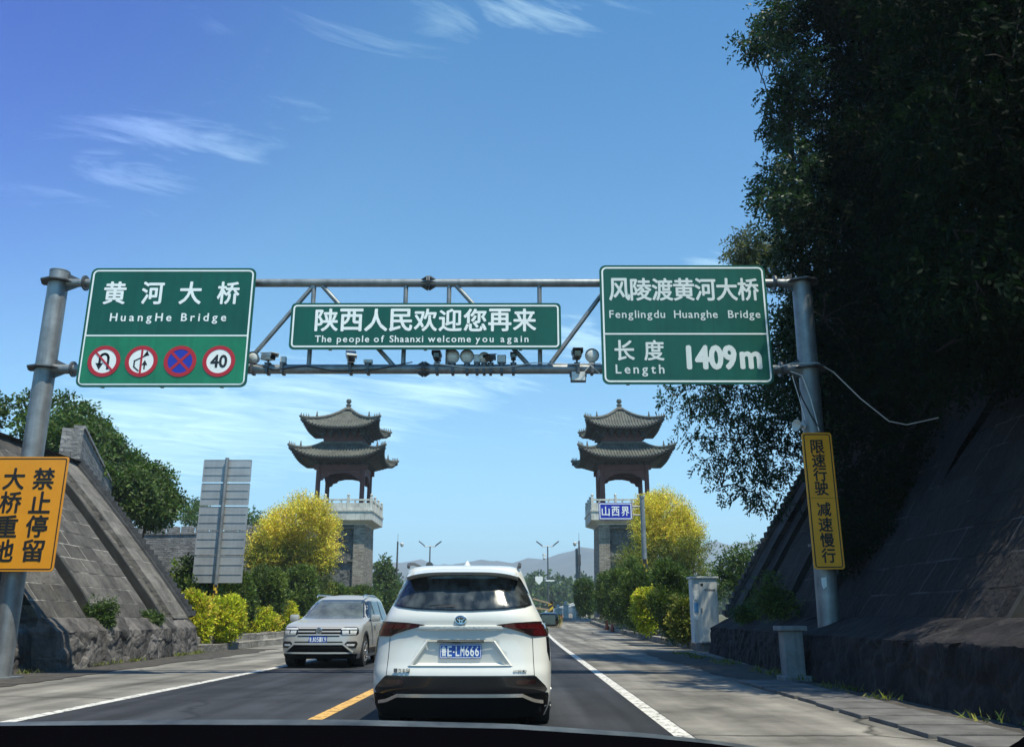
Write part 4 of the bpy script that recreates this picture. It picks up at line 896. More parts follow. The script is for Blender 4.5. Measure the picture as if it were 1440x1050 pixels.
# (1) sign with the four discs
bx1 = (117.5, 353.5, 377, 544)
t = thing('road_sign', 'tall green bridge name sign with four round prohibition discs in its brighter lower half', 'road sign', (P(235, 544, YS).x, YS, P(235, 544, YS).z))
x0, x1, z0, z1 = sign_panel(t, bx1, .14, M_green)
q = mk(bx1, YS)
zd = q(0, 472)[1]; mb = MB(); mb.prism([(a, YS-.006, b) for a, b in rrect(x0+.075, z0+.075, x1-.075, zd, .06)], (0, .005, 0)); obj('lower_field', mb, M_green2, t)
mb = MB(); mb.box(((x0+x1)/2, YS-.0085, zd), (x1-x0-.15, .007, .032)); obj('divider_line', mb, M_sheet, t)
q.r = 412; mb = MB(); write_cells(mb, '黄河大桥', q(146, 0)[0], q(0, 428)[1], q(337, 0)[0], q(0, 396)[1], YS-.002, .44*K, .034)
q.r = 447; write_spaced(mb, 'HuangHe', q(155, 0)[0], q(0, 451.5)[1], q(241, 0)[0], q(0, 440)[1], YS-.002)
write_spaced(mb, 'Bridge', q(255, 0)[0], q(0, 451.5)[1], q(318, 0)[0], q(0, 440)[1], YS-.002)
obj('lettering', mb, M_sheet, t)
r = q(169.5, 0)[0]-q(147, 0)[0]
cz = q(0, 508)[1]
for k, px in enumerate((146.5, 199, 253.5, 308)):
    cx = q(px, 508)[0]; mb = MB(); disc(mb, cx, cz, r*.97, YS-.012, .005)
    d = obj('prohibition_disc', mb, M_blue if k == 2 else M_sheet, t)
    mb = MB(); ring(mb, cx, cz, r*.76, r, YS-.017, .01)
    if k in (0,): strip(mb, [(cx-r*.6, cz+r*.62), (cx+r*.6, cz-r*.62)], r*.12, YS-.020, .005)
    if k == 1: strip(mb, [(cx, cz+r*.85), (cx, cz-r*.85)], r*.12, YS-.020, .005)
    if k == 2:
        strip(mb, [(cx-r*.58, cz+r*.58), (cx+r*.58, cz-r*.58)], r*.17, YS-.0155, .003); strip(mb, [(cx-r*.58, cz-r*.58), (cx+r*.58, cz+r*.58)], r*.17, YS-.0175, .003)
    obj('red_ring', mb, M_red, d)
    mb = MB(); y = YS-.0148
    if k == 0:
        pts = [(cx+r*.26, cz-r*.5), (cx+r*.26, cz+r*.15)]+[(cx+r*.26*math.cos(R(a)), cz+r*.17+r*.3*math.sin(R(a))) for a in range(0, 181, 20)]+[(cx-r*.26, cz-r*.2)]
        strip(mb, pts, r*.15, y, .002); mb.prism([(cx-r*.5, y, cz-r*.12), (cx-r*.02, y, cz-r*.12), (cx-r*.26, y, cz-r*.55)], (0, .002, 0))
    if k == 1:
        strip(mb, [(cx-r*.12, cz-r*.62), (cx-r*.42, cz-r*.36), (cx-r*.42, cz+r*.02), (cx+r*.28, cz+r*.38), (cx+r*.28, cz+r*.5)], r*.09, y, .002)
        mb.prism([(cx+r*.1, y, cz+r*.36), (cx+r*.46, y, cz+r*.36), (cx+r*.3, y, cz+r*.68)], (0, .002, 0))
        strip(mb, [(cx+r*.22, cz-r*.5), (cx+r*.22, cz-r*.2)], r*.09, y, .002); mb.prism([(cx+r*.04, y, cz-r*.25), (cx+r*.4, y, cz-r*.25), (cx+r*.22, y, cz+r*.08)], (0, .002, 0))
    if k == 3: write(mb, '40', cx-r*.52, cz-r*.42, cx+r*.52, cz+r*.42, YS-.012, .04)
    if k != 2: obj('symbol', mb, M_black, d)
# (2) the long welcome sign
bx2 = (408, 789, 426, 491)
t = thing('road_sign', 'long low green welcome sign in the middle of the gantry', 'road sign', (P(598, 491, YS).x, YS, P(598, 491, YS).z))
sign_panel(t, bx2, .1, M_green); q = mk(bx2, YS)
q.r = 450; mb = MB(); write_cells(mb, '陕西人民欢迎您再来', q(443, 0)[0], q(0, 466)[1], q(754, 0)[0], q(0, 434)[1], YS-.002, .455*K, .034)
q.r = 477
for wd, a, b, lo in (('The', 443, 466, 0), ('people', 474, 519, 1), ('of', 526, 540, 0), ('Shaanxi', 548, 595, 0), ('welcome', 602, 662, 0), ('you', 669, 694, 2), ('again', 704, 743, 2)):
    zb, zt = (482 if lo == 0 else 485), (470.5 if lo < 2 else 474)
    write_spaced(mb, wd, q(a, 0)[0], q(0, 481)[1], q(b, 0)[0], q(0, 471.5)[1], YS-.002)
obj('lettering', mb, M_sheet, t)
# (3) the bridge length sign
bx3 = (845, 1082, 373, 540)
t = thing('road_sign', 'green sign giving the bridge length in metres beside the overhanging trees', 'road sign', (P(964, 540, YS).x, YS, P(964, 540, YS).z))
x0, x1, z0, z1 = sign_panel(t, bx3, .14, M_green); q = mk(bx3, YS)
zd = q(0, 469.5)[1]
mb = MB(); mb.box(((x0+x1)/2, YS-.0035, zd), (x1-x0-.13, .007, .032)); obj('divider_line', mb, M_sheet, t)
q.r = 407; mb = MB(); write_cells(mb, '风陵渡黄河大桥', q(856, 0)[0], q(0, 423)[1], q(1067, 0)[0], q(0, 391)[1], YS-.002, .42*K, .032)
q.r = 443
for wd, a, b, zb, zt in (('Fenglingdu', 857, 935, 451, 436), ('Huanghe', 948, 1009, 451, 436), ('Bridge', 1024, 1069, 451, 435)):
    write_spaced(mb, wd, q(a, 0)[0], q(0, 447)[1], q(b, 0)[0], q(0, 436)[1], YS-.002, .02)
q.r = 493; write_cells(mb, '长度', q(864, 0)[0], q(0, 507)[1], q(934, 0)[0], q(0, 478)[1], YS-.002, .39*K, .032)
q.r = 520; write_spaced(mb, 'Length', q(866, 0)[0], q(0, 525)[1], q(934, 0)[0], q(0, 512)[1], YS-.002)
q.r = 502; write(mb, '1409', q(965, 0)[0], q(0, 520)[1], q(1036, 0)[0], q(0, 485)[1], YS-.002, .06); write(mb, 'm', q(1040, 0)[0], q(0, 519)[1], q(1071, 0)[0], q(0, 494)[1], YS-.002, .05)
obj('lettering', mb, mat('sign_white_dimmed', (0.62, 0.68, 0.66), 0.45, var=0.05), t)  # windscreen dimming put into the white of these letters
# ------------------------------------------------------------------ cameras and lamps on the lower chord
M_cam = mat('camera_white', (0.55, 0.55, 0.52), 0.4, var=0.1); M_lens = mat('lens_glass', (0.02, 0.022, 0.025), 0.08, coat=0.6)
M_lampglass = mat('lamp_glass', (0.62, 0.62, 0.58), 0.15, coat=0.5, var=0.1, vscale=20)
ztop = zl+CR*1.15
def bracket(t, x, top):
    mb = MB(); mb.box((x, YG, ztop+.015), (.13, .16, .03)); mb.cyl((x, YG, ztop), (x, YG-.02, top), .022, n=8); mb.cyl((x-.05, YG-.02, top), (x+.05, YG-.02, top), .028, n=8)
    mb.box((x, YG, zl), (.06, .27, .22)); obj('bracket', mb, M_galvd, t)
def camera_thing(px, py, label, s=1.0, yaw=0.0, pitch=-0.2, m=M_cam):
    s *= K
    x = P(px, py, YG).x; z = max(P(px, py, YG).z, ztop+.13*s)
    t = thing('surveillance_camera', label, 'camera', (x, YG, ztop)); bracket(t, x, z-.05*s)
    Mx = Matrix.Translation((x, YG-.05, z)) @ Matrix.Rotation(yaw, 4, 'Z') @ Matrix.Rotation(-pitch, 4, 'X')
    def tr(mb):
        mb.v = [np.array([(Mx @ Vector(p))[:] for p in v]) for v in mb.v]; return mb
    mb = MB(); mb.rbox((0, 0, 0), (.14*s, .42*s, .13*s), .02*s); obj('housing', tr(mb), m, t)
    mb = MB(); mb.rbox((0, -.04*s, .08*s), (.18*s, .52*s, .02*s), .008*s); mb.box((-.085*s, -.08*s, .045*s), (.012*s, .4*s, .07*s)); mb.box((.085*s, -.08*s, .045*s), (.012*s, .4*s, .07*s)); obj('sun_hood', tr(mb), m, t)
    mb = MB(); mb.box((0, -.212*s, 0), (.105*s, .008, .095*s)); mb.cyl((0, -.21*s, 0), (0, -.24*s, 0), .042*s, n=16); obj('lens', tr(mb), M_lens, t, smooth=True)
def lamp_thing(px, py, label, s=1.0):
    s *= K
    x = P(px, py, YG).x; z = max(P(px, py, YG).z, ztop+.15*s); t = thing('strobe_lamp', label, 'lamp', (x, YG, ztop)); bracket(t, x, z-.1*s)
    mb = MB(); mb.lathe([(.05*s, .22*s), (.10*s, .18*s), (.135*s, .0), (.14*s, -.06*s), (.132*s, -.06*s), (.12*s, -.03*s)], (x, YG-.04, z), 24, axis=(0, 1, .12)); obj('housing', mb, M_galv, t, smooth=True)
    mb = MB(); mb.lathe([(.122*s, -.03*s), (.10*s, -.055*s), (.05*s, -.068*s), (.01, -.07*s)], (x, YG-.04, z), 24, axis=(0, 1, .12)); obj('lens', mb, M_lampglass, t, smooth=True)
def flood_thing(px, py, label, w_=.2, h=.2, below=False, m=None):
    w_ *= K; h *= K
    x = P(px, py, YG).x; z = P(px, py, YG).z if below else max(P(px, py, YG).z, ztop+h/2+.02); t = thing('floodlight', label, 'floodlight', (x, YG, ztop if not below else z-h/2))
    if below:
        mb = MB(); mb.box((x, YG, zl), (.06, .25, .24)); mb.box((x-w_/2-.01, YG, (zl+z)/2), (.015, .05, zl-z)); mb.box((x+w_/2+.01, YG, (zl+z)/2), (.015, .05, zl-z)); obj('bracket', mb, M_galvd, t)
    else: bracket(t, x, z-.02)
    mb = MB(); mb.rbox((x, YG-.02, z), (w_, .12, h), .012); obj('housing', mb, m or M_galvd, t)
    mb = MB(); mb.rbox((x, YG-.085, z), (w_*.86, .014, h*.82), .004); obj('front_glass', mb, M_lampglass, t)
camera_thing(378, 503, 'white box camera tilted sideways second from the sign with four discs', .95, .75, -.2)
lamp_thing(357, 504, 'pale round strobe lamp closest to the sign with four discs', .85)
flood_thing(399, 508, 'small pale box flash third from the sign with four discs', .11, .13, m=M_cam)
camera_thing(494, 503, 'long white camera raised under the left end of the welcome sign', 1.1, .25, -.45)
flood_thing(518, 511, 'flat grey box lying on the lower tube under the welcome sign', .17, .07, m=M_cam)
camera_thing(615, 503, 'black hooded camera just right of the flange coupling', .95, 0, -.1, M_black)
lamp_thing(637, 503, 'round glass strobe lamp in front of a strut, first of two neighbours', 1.0)
lamp_thing(657, 504, 'round glass strobe lamp second of two neighbours beside a small black flash', 1.0)
flood_thing(671, 506, 'small black framed flash box between two round lamps', .13, .17, m=M_black)
lamp_thing(681, 504, 'dim round lamp squeezed between the black flash box and a black camera', .8)
camera_thing(690, 504, 'black hooded camera tilted down beside the dim round lamp', .85, -.3, -.3, M_black)
flood_thing(705.5, 508, 'plain square grey flood box under the right half of the welcome sign', .17, .16)
camera_thing(722, 503, 'smallest black camera under the right end of the welcome sign', .7, 0, -.1, M_black)
camera_thing(811, 500, 'large black hooded camera beside the length sign', 1.1, 0, -.15, M_black)
lamp_thing(832, 501, 'round strobe lamp closest to the length sign', 1.0)
flood_thing(813, 530, 'square floodlight hanging below the lower tube beside the length sign', .30, .21, below=True)
def cable(name, label, pts, r, m, sag=0.0):
    mb = MB(); pp = []
    for (a, b) in zip(pts[:-1], pts[1:]):
        a = Vector(a); b = Vector(b)
        for k in range(8): f = k/8; pp.append(a.lerp(b, f)-Vector((0, 0, sag*math.sin(PI*f))))
    pp.append(Vector(pts[-1])); mb.tube(pp, r, 6); o = obj(name, mb, m, smooth=True); tag(o, label, 'cable'); return o
gp = lambda px, py, dy=-.13: P(px, py, YG+dy)
cable('cable', 'black cable looping along the lower tube beside the sign with four discs', [gp(350, 508), gp(385, 520), gp(430, 514), gp(470, 522), gp(530, 519), gp(580, 509)], .012, M_cable)
cable('cable', 'pale cable draped along the lower tube under the right half of the welcome sign', [gp(610, 511), gp(660, 517), gp(715, 516), gp(750, 510), gp(800, 512), gp(845, 511)], .012, M_cablew)
cable('cable', 'thin cable hanging from the square floodlight to the length sign', [gp(819, 527), gp(830, 513), gp(845, 526)], .009, M_cablew)
# ------------------------------------------------------------------ orange notices on the posts
M_orange = mat('notice_orange', (0.74, 0.29, 0.015), 0.4, var=0.06, vscale=1.5)
YN = YG-.42
def post_sign(label, x0, z0, x1, z1, y, cols, cell, tilt, m, seam=None):
    """framed notice with vertical columns of black characters, strapped to its post"""
    xc, zc = (x0+x1)/2, (z0+z1)/2; w_, h = x1-x0, z1-z0
    t = thing('notice_sign', label, 'notice', (xc, y, zc)); t.rotation_euler = (0, tilt, 0)
    mb = MB(); rplate(mb, -w_/2, -h/2, w_/2, h/2, .06, 0, .025); obj('panel', mb, m, t, world=False)
    mb = MB(); rframe(mb, -w_/2+.03, -h/2+.03, w_/2-.03, h/2-.03, .05, .022, -.003, .004)
    if seam is not None: mb.box((0, -.001, seam), (w_, .004, .006))
    obj('border', mb, M_black, t, world=False)
    mb = MB()
    for s, cx, zt, zb in cols:
        write_cells(mb, s, cx-cell/2, zb, cx+cell/2, zt, -.001, cell, .032, vertical=True, hgt=cell*1.02)
    obj('lettering', mb, M_black, t, world=False)
    mb = MB()
    for f in (-.32, .32): mb.box((0, .07, h*f), (w_*.8 if w_ < 1 else .8, .05, .05)); mb.lathe([(.226, -.03), (.226, .03)], (0, YG-y, h*f), 20)
    obj('clamp', mb, M_galvd, t, world=False)
    return t
a = P(-19, 721, YN); b = P(86, 721, YN); zt = P(40, 642, YN).z; zb = P(40, 803, YN).z
wN = b.x-a.x; hN = zt-zb
post_sign('orange notice with two columns of black characters on the leaning post', a.x, zb, b.x, zt, YN, [('禁止停留', wN*.20, hN*.40, -hN*.42), ('大桥重地', -wN*.20, hN*.40, -hN*.42)], wN*.29, 0.0, M_orange)
a = P(1136, 704, YN); b = P(1178.5, 704, YN); zt = P(1150, 608, YN).z; zb = P(1150, 800, YN).z; h = zt-zb
post_sign('narrow tall orange notice with one column of characters under the loudspeaker', a.x, zb, b.x, zt, YN, [('限速行驶', -.005, h*.445, h*.03), ('减速慢行', .005, h*-.02, -h*.455)], (b.x-a.x)*.46, 0.0, mat('notice_amber', (0.88, 0.36, 0.02), 0.4, var=0.06), seam=h*.01)
# paper scrap and cables on the right post, loudspeaker
o = obj('sticker', MB().prism([P(1155, 812, YG-0.24), P(1162, 811, YG-0.24), P(1163, 824, YG-0.23), P(1158, 828, YG-0.23), P(1156, 822, YG-0.24)], (0, .01, 0)), M_sheet); tag(o, 'torn white paper scrap stuck to the post under the tall orange notice', 'sticker')
hp = P(1124, 599, YG-.1); t = thing('loudspeaker', 'small white horn loudspeaker on the shaded gantry post', 'loudspeaker', hp)
ax = Vector((-1, -.5, .05)).normalized(); mb = MB(); mb.lathe([(.03, -.02), (.035, .02), (.06, .10), (.105, .17), (.125, .2), (.115, .2), (.06, .12), (.02, .08)], hp+Vector((.1, .04, 0)), 20, axis=ax); obj('horn', mb, M_cam, t, smooth=True)
mb = MB(); mb.lathe([(.05, -.12), (.06, -.1), (.06, 0), (.03, .01)], hp+Vector((.1, .04, 0)), 16, axis=ax); obj('driver_unit', mb, M_cam, t, smooth=True)
mb = MB(); mb.box(hp+Vector((.22, .08, 0)), (.16, .05, .04)); obj('bracket', mb, M_galvd, t)
cable('cable', 'pale cable looping from the shaded gantry post away into the dark trees', [P(1090, 518, YG-0.30), P(1112, 511, YG-0.28), P(1150, 510, YG-0.28), P(1172, 523, YG-0.20), P(1210, 560, YG-0.40), P(1250, 592, YG-0.60), P(1275, 597, YG-0.80), P(1320, 587, YG-1.20)], .011, M_cablew)
cable('cable', 'pale cable hanging down the shaded post beside the loudspeaker', [P(1112, 522, YG-0.26), P(1128, 528, YG-0.26), P(1140, 560, YG-0.25), P(1152, 606, YG-0.30)], .012, M_cablew)
cable('cable', 'black cable slanting down across the shaded post', [P(1117, 527, YG-0.26), P(1128, 560, YG-0.26), P(1141, 585, YG-0.26), P(1153, 603, YG-0.30)], .015, M_cable)
cable('cable', 'pale cable straight down to the loudspeaker on the shaded post', [P(1114, 528, YG-0.27), P(1124, 560, YG-0.27), P(1132, 590, YG-0.26)], .009, M_cablew)
# ------------------------------------------------------------------ poles: blue border sign, panel backs
M_y = mat('stripe_yellow', (0.62, 0.40, 0.02), 0.5)
def striped(mbk, mby, x, y, z0, z1, r, n=5):
    """slanting black and yellow bands round a pole foot"""
    N = 24
    for i in range(N):
        for j in range(16):
            t0, t1 = 2*PI*i/N, 2*PI*(i+1)/N; a, b = z0+(z1-z0)*j/16, z0+(z1-z0)*(j+1)/16
            k = ((j/16*n)+2.0*i/N) % 1.0
            (mbk if k < .5 else mby).add([(x+r*math.cos(t0), y+r*math.sin(t0), a), (x+r*math.cos(t1), y+r*math.sin(t1), a), (x+r*math.cos(t1), y+r*math.sin(t1), b), (x+r*math.cos(t0), y+r*math.sin(t0), b)], [(0, 1, 2, 3)])
YB = 50
pb = P(907, 800, YB); t = thing('border_sign', 'blue border sign on a white cantilever post in front of the tower', 'road sign', (pb.x, YB, zprof(YB)+.4))
mb = MB(); ztp = P(905, 700, YB).z; mb.tube([(pb.x, YB, zprof(YB)-.2), (pb.x, YB, ztp)], [.15, .13], 20); mb.cyl((pb.x, YB, ztp), (pb.x, YB, ztp+.12), .16, n=20); obj('post', mb, M_galv, t, smooth=True)
mb = MB(); za, zb_ = P(890, 712, YB).z, P(890, 724, YB).z
for z in (za, zb_): mb.cyl((P(845, 715, YB).x, YB-.05, z), (pb.x, YB, z), .05, n=10)
obj('arm', mb, M_galv, t, smooth=True)
k1, k2 = MB(), MB(); striped(k1, k2, pb.x, YB, zprof(YB)+.1, P(907, 786, YB).z, .156, 4); obj('black_band', k1, M_black, t); obj('yellow_band', k2, M_y, t)
y = YB-.2; x0, x1, z0, z1 = P(842, 718, y).x, P(889, 718, y).x, P(860, 730.5, y).z, P(860, 706.5, y).z
mb = MB(); rplate(mb, x0, z0, x1, z1, .08, y, .04); bp_ = obj('panel', mb, M_blue, t)
mb = MB(); rframe(mb, x0+.04, z0+.04, x1-.04, z1-.04, .06, .05, y-.006, .006); obj('border', mb, M_sheet, bp_)
mb = MB(); write_cells(mb, '山西界', x0+.17, z0+.22, x1-.17, z1-.22, y-.003, .46, .025); obj('lettering', mb, M_sheet, bp_)
YP = 36; pb = P(309, 852, YP)
t = thing('panel_sign', 'back of a tall stack of six grey aluminium sign panels on one post', 'road sign', (P(312, 850, YP).x, YP, .4))
xp = P(312, 735, YP).x; z0, z1 = P(312, 820, YP).z, P(312, 645, YP).z
mb = MB(); mb.tube([(xp, YP-.06, .2), (xp, YP-.06, z1+.03)], [.085, .08], 16); obj('post', mb, M_galv, t, smooth=True)
k1, k2 = MB(), MB(); striped(k1, k2, xp, YP-.06, .6, z0-.05, .092, 6); obj('black_band', k1, M_black, t); obj('yellow_band', k2, M_y, t)
hh = [.0, .205, .415, .615, .81, 1.0]; cutz = [z1-(z1-z0)*f for f in (0, .195, .385, .585, .78, 1.0)]
xw = (P(351.5, 735, YP).x-P(282.5, 735, YP).x)/2
for a, b in zip(cutz[:-1], cutz[1:]):
    mb = MB(); rplate(mb, xp-xw, b+.025, xp+xw, a-.025, .04, YP+.06, .02)
    pn = obj('sign_panel', mb, M_alu, t)
    mb = MB(); rframe(mb, xp-xw, b+.025, xp+xw, a-.025, .04, .022, YP+.05, .02)
    for f in (.33, .67): mb.box((xp, YP+.045, b+(a-b)*f), (2*xw-.1, .012, .022))
    obj('stiffener', mb, M_alu, pn)
# ------------------------------------------------------------------ cabinet, concrete post, cones, barrier
M_cab = mat('cabinet_grey', (0.64, 0.65, 0.62), 0.5, var=0.1, vscale=2, streak=0.25)
YC = 31.4; x0, x1 = P(974.5, 850, YC).x, P(1010, 850, YC).x; z0, z1 = .3, P(990, 813, YC).z
t = thing('electrical_cabinet', 'tall pale grey electrical cabinet at the end of the shaded embankment', 'cabinet', ((x0+x1)/2, YC, z0))
xc = (x0+x1)/2; w_ = x1-x0
mb = MB(); mb.rbox((xc, YC+.3, (z0+z1)/2), (w_, .6, z1-z0), .02); obj('body', mb, M_cab, t)
mb = MB(); mb.rbox((xc, YC+.3, z1+.035), (w_+.12, .74, .07), .02); obj('roof', mb, M_cab, t)
mb = MB(); mb.rbox((xc+.12, YC-.012, (z0+z1)/2-.02), (w_*.70, .022, z1-z0-.12), .008); dr = obj('door', mb, M_cab, t)
mb = MB(); mb.rbox((xc-.15, YC-.035, (z0+z1)/2), (.03, .03, .16), .006); obj('handle', mb, M_galvd, dr)
mb = MB(); mb.box((xc-.1, YC-.026, z1-.22), (.09, .006, .09)); obj('warning_plate', mb, M_black, dr)
mb = MB(); write(mb, '路灯配电箱', xc-.02, z1-.44, xc+.36, z1-.36, YC-.024, .01); obj('lettering', mb, M_galvd, dr)
mb = MB(); mb.box((x0+.11, YC-.004, z0+1.2), (.15, .012, .34)); obj('poster', mb, mat('poster_blue', (0.10, 0.30, 0.55), 0.5), t)
mb = MB(); mb.box((x0+.11, YC-.004, z0+1.62), (.11, .01, .3)); obj('notice_paper', mb, M_sheet, t); mb = MB(); mb.box((x0+.11, YC-.004, z0+.86), (.12, .01, .16)); obj('notice_paper', mb, M_sheet, t)
M_cpost = mat('post_concrete', (0.22, 0.22, 0.21), 0.85, var=0.2, vscale=3, streak=0.4)
pc = P(1123, 948, 17.1); t = thing('concrete_post', 'pale square concrete post with cap against the foot of the shaded embankment', 'post', (5.35, 17.15, 0))
mb = MB(); mb.rbox((5.35, 17.15, .47), (.37, .34, .88), .02, None); obj('shaft', mb, M_cpost, t)
mb = MB(); mb.rbox((5.35, 17.15, .955), (.52, .48, .09), .02); obj('cap', mb, M_cpost, t)
mb = MB(); mb.rbox((5.35, 17.05, .05), (.55, .6, .1), .02); obj('base', mb, M_cpost, t)
M_cone = mat('cone_orange', (0.36, 0.06, 0.025), 0.6)
for px, lab in ((861.5, 'orange traffic cone on the shoulder nearer the tower pier'), (872.5, 'orange traffic cone on the shoulder nearer the grey cabinet')):
    Yc = 66 if px < 870 else 62
    x = P(px, 875, Yc).x; z = zprof(Yc); x = min(x, 6.25+DRIFT*Yc); t = thing('traffic_cone', lab, 'cone', (x, Yc, z), 0, 'traffic cones by the kerb')
    mb = MB(); mb.lathe([(.17, .03), (.03, .72), (.0, .72)], (x, Yc, z), 14); c_ = obj('cone', mb, M_cone, t, smooth=True)
    mb = MB(); mb.lathe([(.118, .28), (.085, .44)], (x, Yc, z), 14); obj('white_band', mb, M_sheet, c_, smooth=True)
    mb = MB(); mb.rbox((x, Yc, z+.02), (.4, .4, .04), .01); obj('base', mb, M_black, t)
# striped barrier at the bridge head
M_rail = mat('barrier_ochre', (0.30, 0.22, 0.13), 0.8, var=0.2, vscale=3)
p1 = P(774.5, 868, 84); zb = zprof(84); t = thing('barrier', 'ochre railed barrier with a black and yellow striped end at the bridge head', 'barrier', (p1.x, 84, zb))
p2 = P(749, 855, 76)
for k, f in enumerate((.32, .62, .92)):
    mb = MB(); za = zb+(P(774, 846, 84).z-zb)*f; zc = zprof(76)+(P(751, 838, 76).z-zprof(76))*f
    mb.prism([(p1.x, 84, za-.07), (p2.x, 76, zc-.07), (p2.x, 76, zc+.07), (p1.x, 84, za+.07)], (.05, .1, 0)); obj('rail', mb, M_rail, t)
k1, k2 = MB(), MB(); zt = P(774, 845, 83.8).z
for i in range(8):
    a = zb+(zt-zb)*i/8; b = zb+(zt-zb)*(i+1)/8
    (k1 if i % 2 else k2).prism([(p1.x-.22, 83.7, a), (p1.x+.22, 83.7, a+.3 if i < 7 else a+.02), (p1.x+.22, 83.7, min(zt, b+.3)), (p1.x-.22, 83.7, b)], (0, .12, 0))
obj('black_stripe', k1, M_black, t); obj('yellow_stripe', k2, M_y, t)
mb = MB(); mb.box((p1.x, 83.95, (zb+zt)/2), (.5, .2, zt-zb)); mb.box((p2.x, 76, zprof(76)+.8), (.14, .14, 1.7)); obj('post', mb, M_rail, t)
# white end pillars of the bridge railings and flower boxes
for px, py0, py1, w_, lab in ((796, 851, 868, .55, 'white stone end pillar left of the gap at the bridge head'), (785, 856, 868, .8, 'low white stone block beside the striped barrier at the bridge head'), (811, 853, 868, .9, 'white stone end pillar of the bridge railing nearest the tower pier')):
    a = P(px, py1, 98); zt = P(px, py0, 98).z; z = zprof(98)
    t = thing('stone_pillar', lab, 'pillar', (a.x, 98, z)); mb = MB(); mb.rbox((a.x, 98, (z+zt)/2), (w_, .5, zt-z), .04); obj('shaft', mb, M_wstone, t)
    mb = MB(); mb.rbox((a.x, 98, zt+.06), (w_+.16, .62, .12), .03); mb.lathe([(.18, .1), (.1, .2), (.2, .34), (.02, .5)], (a.x, 98, zt), 10); obj('cap', mb, M_wstone, t)
M_pot = mat('planter_tan', (0.34, 0.26, 0.15), 0.8, var=0.3); rg = np.random.default_rng(5)
for k in range(5):
    Y = 72+k*4.5; x = 3.1+k*.28+DRIFT*Y*.5; z = zprof(Y)
    lab = ('nearest', 'second', 'middle', 'fourth', 'farthest')[k]+' tan flower box of the row across the shoulder before the bridge'
    t = thing('flower_box', lab, 'planter', (x, Y, z), 0, 'flower boxes across the shoulder'); mb = MB(); mb.rbox((x, Y, z+.17), (.9, .45, .34), .03); obj('box', mb, M_pot, t)
    cl = [(x+rg.uniform(-.3, .3), Y, z+.42, .22, .2, .16) for _ in range(4)]
    obj('plant', quads('plant', leaves(rg, cl, sprays=26, per=4, ll=.14, lw=.06, step=.05, droop=0, up=.4)), G_olive, t, normals=False)
    cl = [(x+rg.uniform(-.35, .35), Y, z+.52, .09, .09, .07) for _ in range(5)]
    obj('blossom', quads('blossom', leaves(rg, cl, sprays=12, per=4, ll=.09, lw=.07, step=.03, droop=0, up=.4)), mat('blossom_red', (0.26, 0.08, 0.05), 0.6), t, normals=False)
# ------------------------------------------------------------------ street lamps and camera poles on the bridge
def street_lamp(px, label, Y=110, extra=None):
    x = P(px, 800, Y).x; z = zprof(Y); zt = P(px, 768, Y).z
    t = thing('street_lamp', label, 'street lamp', (x, Y, z), 0, 'double armed street lamps')
    mb = MB(); mb.tube([(x, Y, z-.3), (x, Y, zt)], [.13, .08], 12); obj('pole', mb, M_galvd, t, smooth=True)
    mb = MB(); mb.cyl((x-.75, Y, zt), (x+.75, Y, zt), .055, n=8); obj('cross_arm', mb, M_cam, t, smooth=True)
    for s in (-1, 1):
        mb = MB(); mb.rbox((x+s*1.05, Y, zt+.36), (.95, .34, .14), .04, Matrix.Rotation(-s*R(38), 3, 'Y')); obj('lamp_head', mb, M_galvd, t)
    if extra == 'disc':
        mb = MB(); disc(mb, x, P(601, 795, Y).z, .46, Y-.2, .05, 24); obj('round_sign_back', mb, M_galvd, t)
    if extra == 'cam':
        zc = P(765, 781, Y).z; mb = MB(); mb.box((x-.25, Y, zc), (.5, .06, .06)); mb.lathe([(.16, .28), (.2, .1), (.2, -.05), (.02, -.06)], (x-.48, Y, zc), 12); mb.lathe([(.14, -.2), (.18, -.32), (.1, -.5), (.01, -.52)], (x-.48, Y, zc), 12); obj('dome_camera', mb, M_cam, t, smooth=True)
        mb = MB(); mb.box((x+.25, Y-.1, P(772, 816, Y).z), (1.1, .05, .16)); obj('name_plate', mb, M_sheet, t)
street_lamp(604, 'double armed street lamp with a round grey disc, seen over the white minivan roof', extra='disc')
street_lamp(770.5, 'double armed street lamp with a white dome camera on its pole', extra='cam')
sh = P(758, 815, 104); t = thing('shield_sign', 'small white shield shaped sign beside the lamp with the dome camera', 'road sign', (sh.x, 104, zprof(104)))
w_ = .46; mb = MB(); mb.prism([(sh.x-w_, 104, sh.z+.38), (sh.x-.16, 104, sh.z+.44), (sh.x, 104, sh.z+.36), (sh.x+.16, 104, sh.z+.44), (sh.x+w_, 104, sh.z+.38), (sh.x+w_*.95, 104, sh.z-.1), (sh.x, 104, sh.z-.55), (sh.x-w_*.95, 104, sh.z-.1)], (0, .05, 0)); obj('panel', mb, M_sheet, t)
mb = MB(); mb.cyl((sh.x, 104.09, zprof(104)-.2), (sh.x, 104.09, sh.z+.3), .045, n=8); obj('post', mb, M_galvd, t)
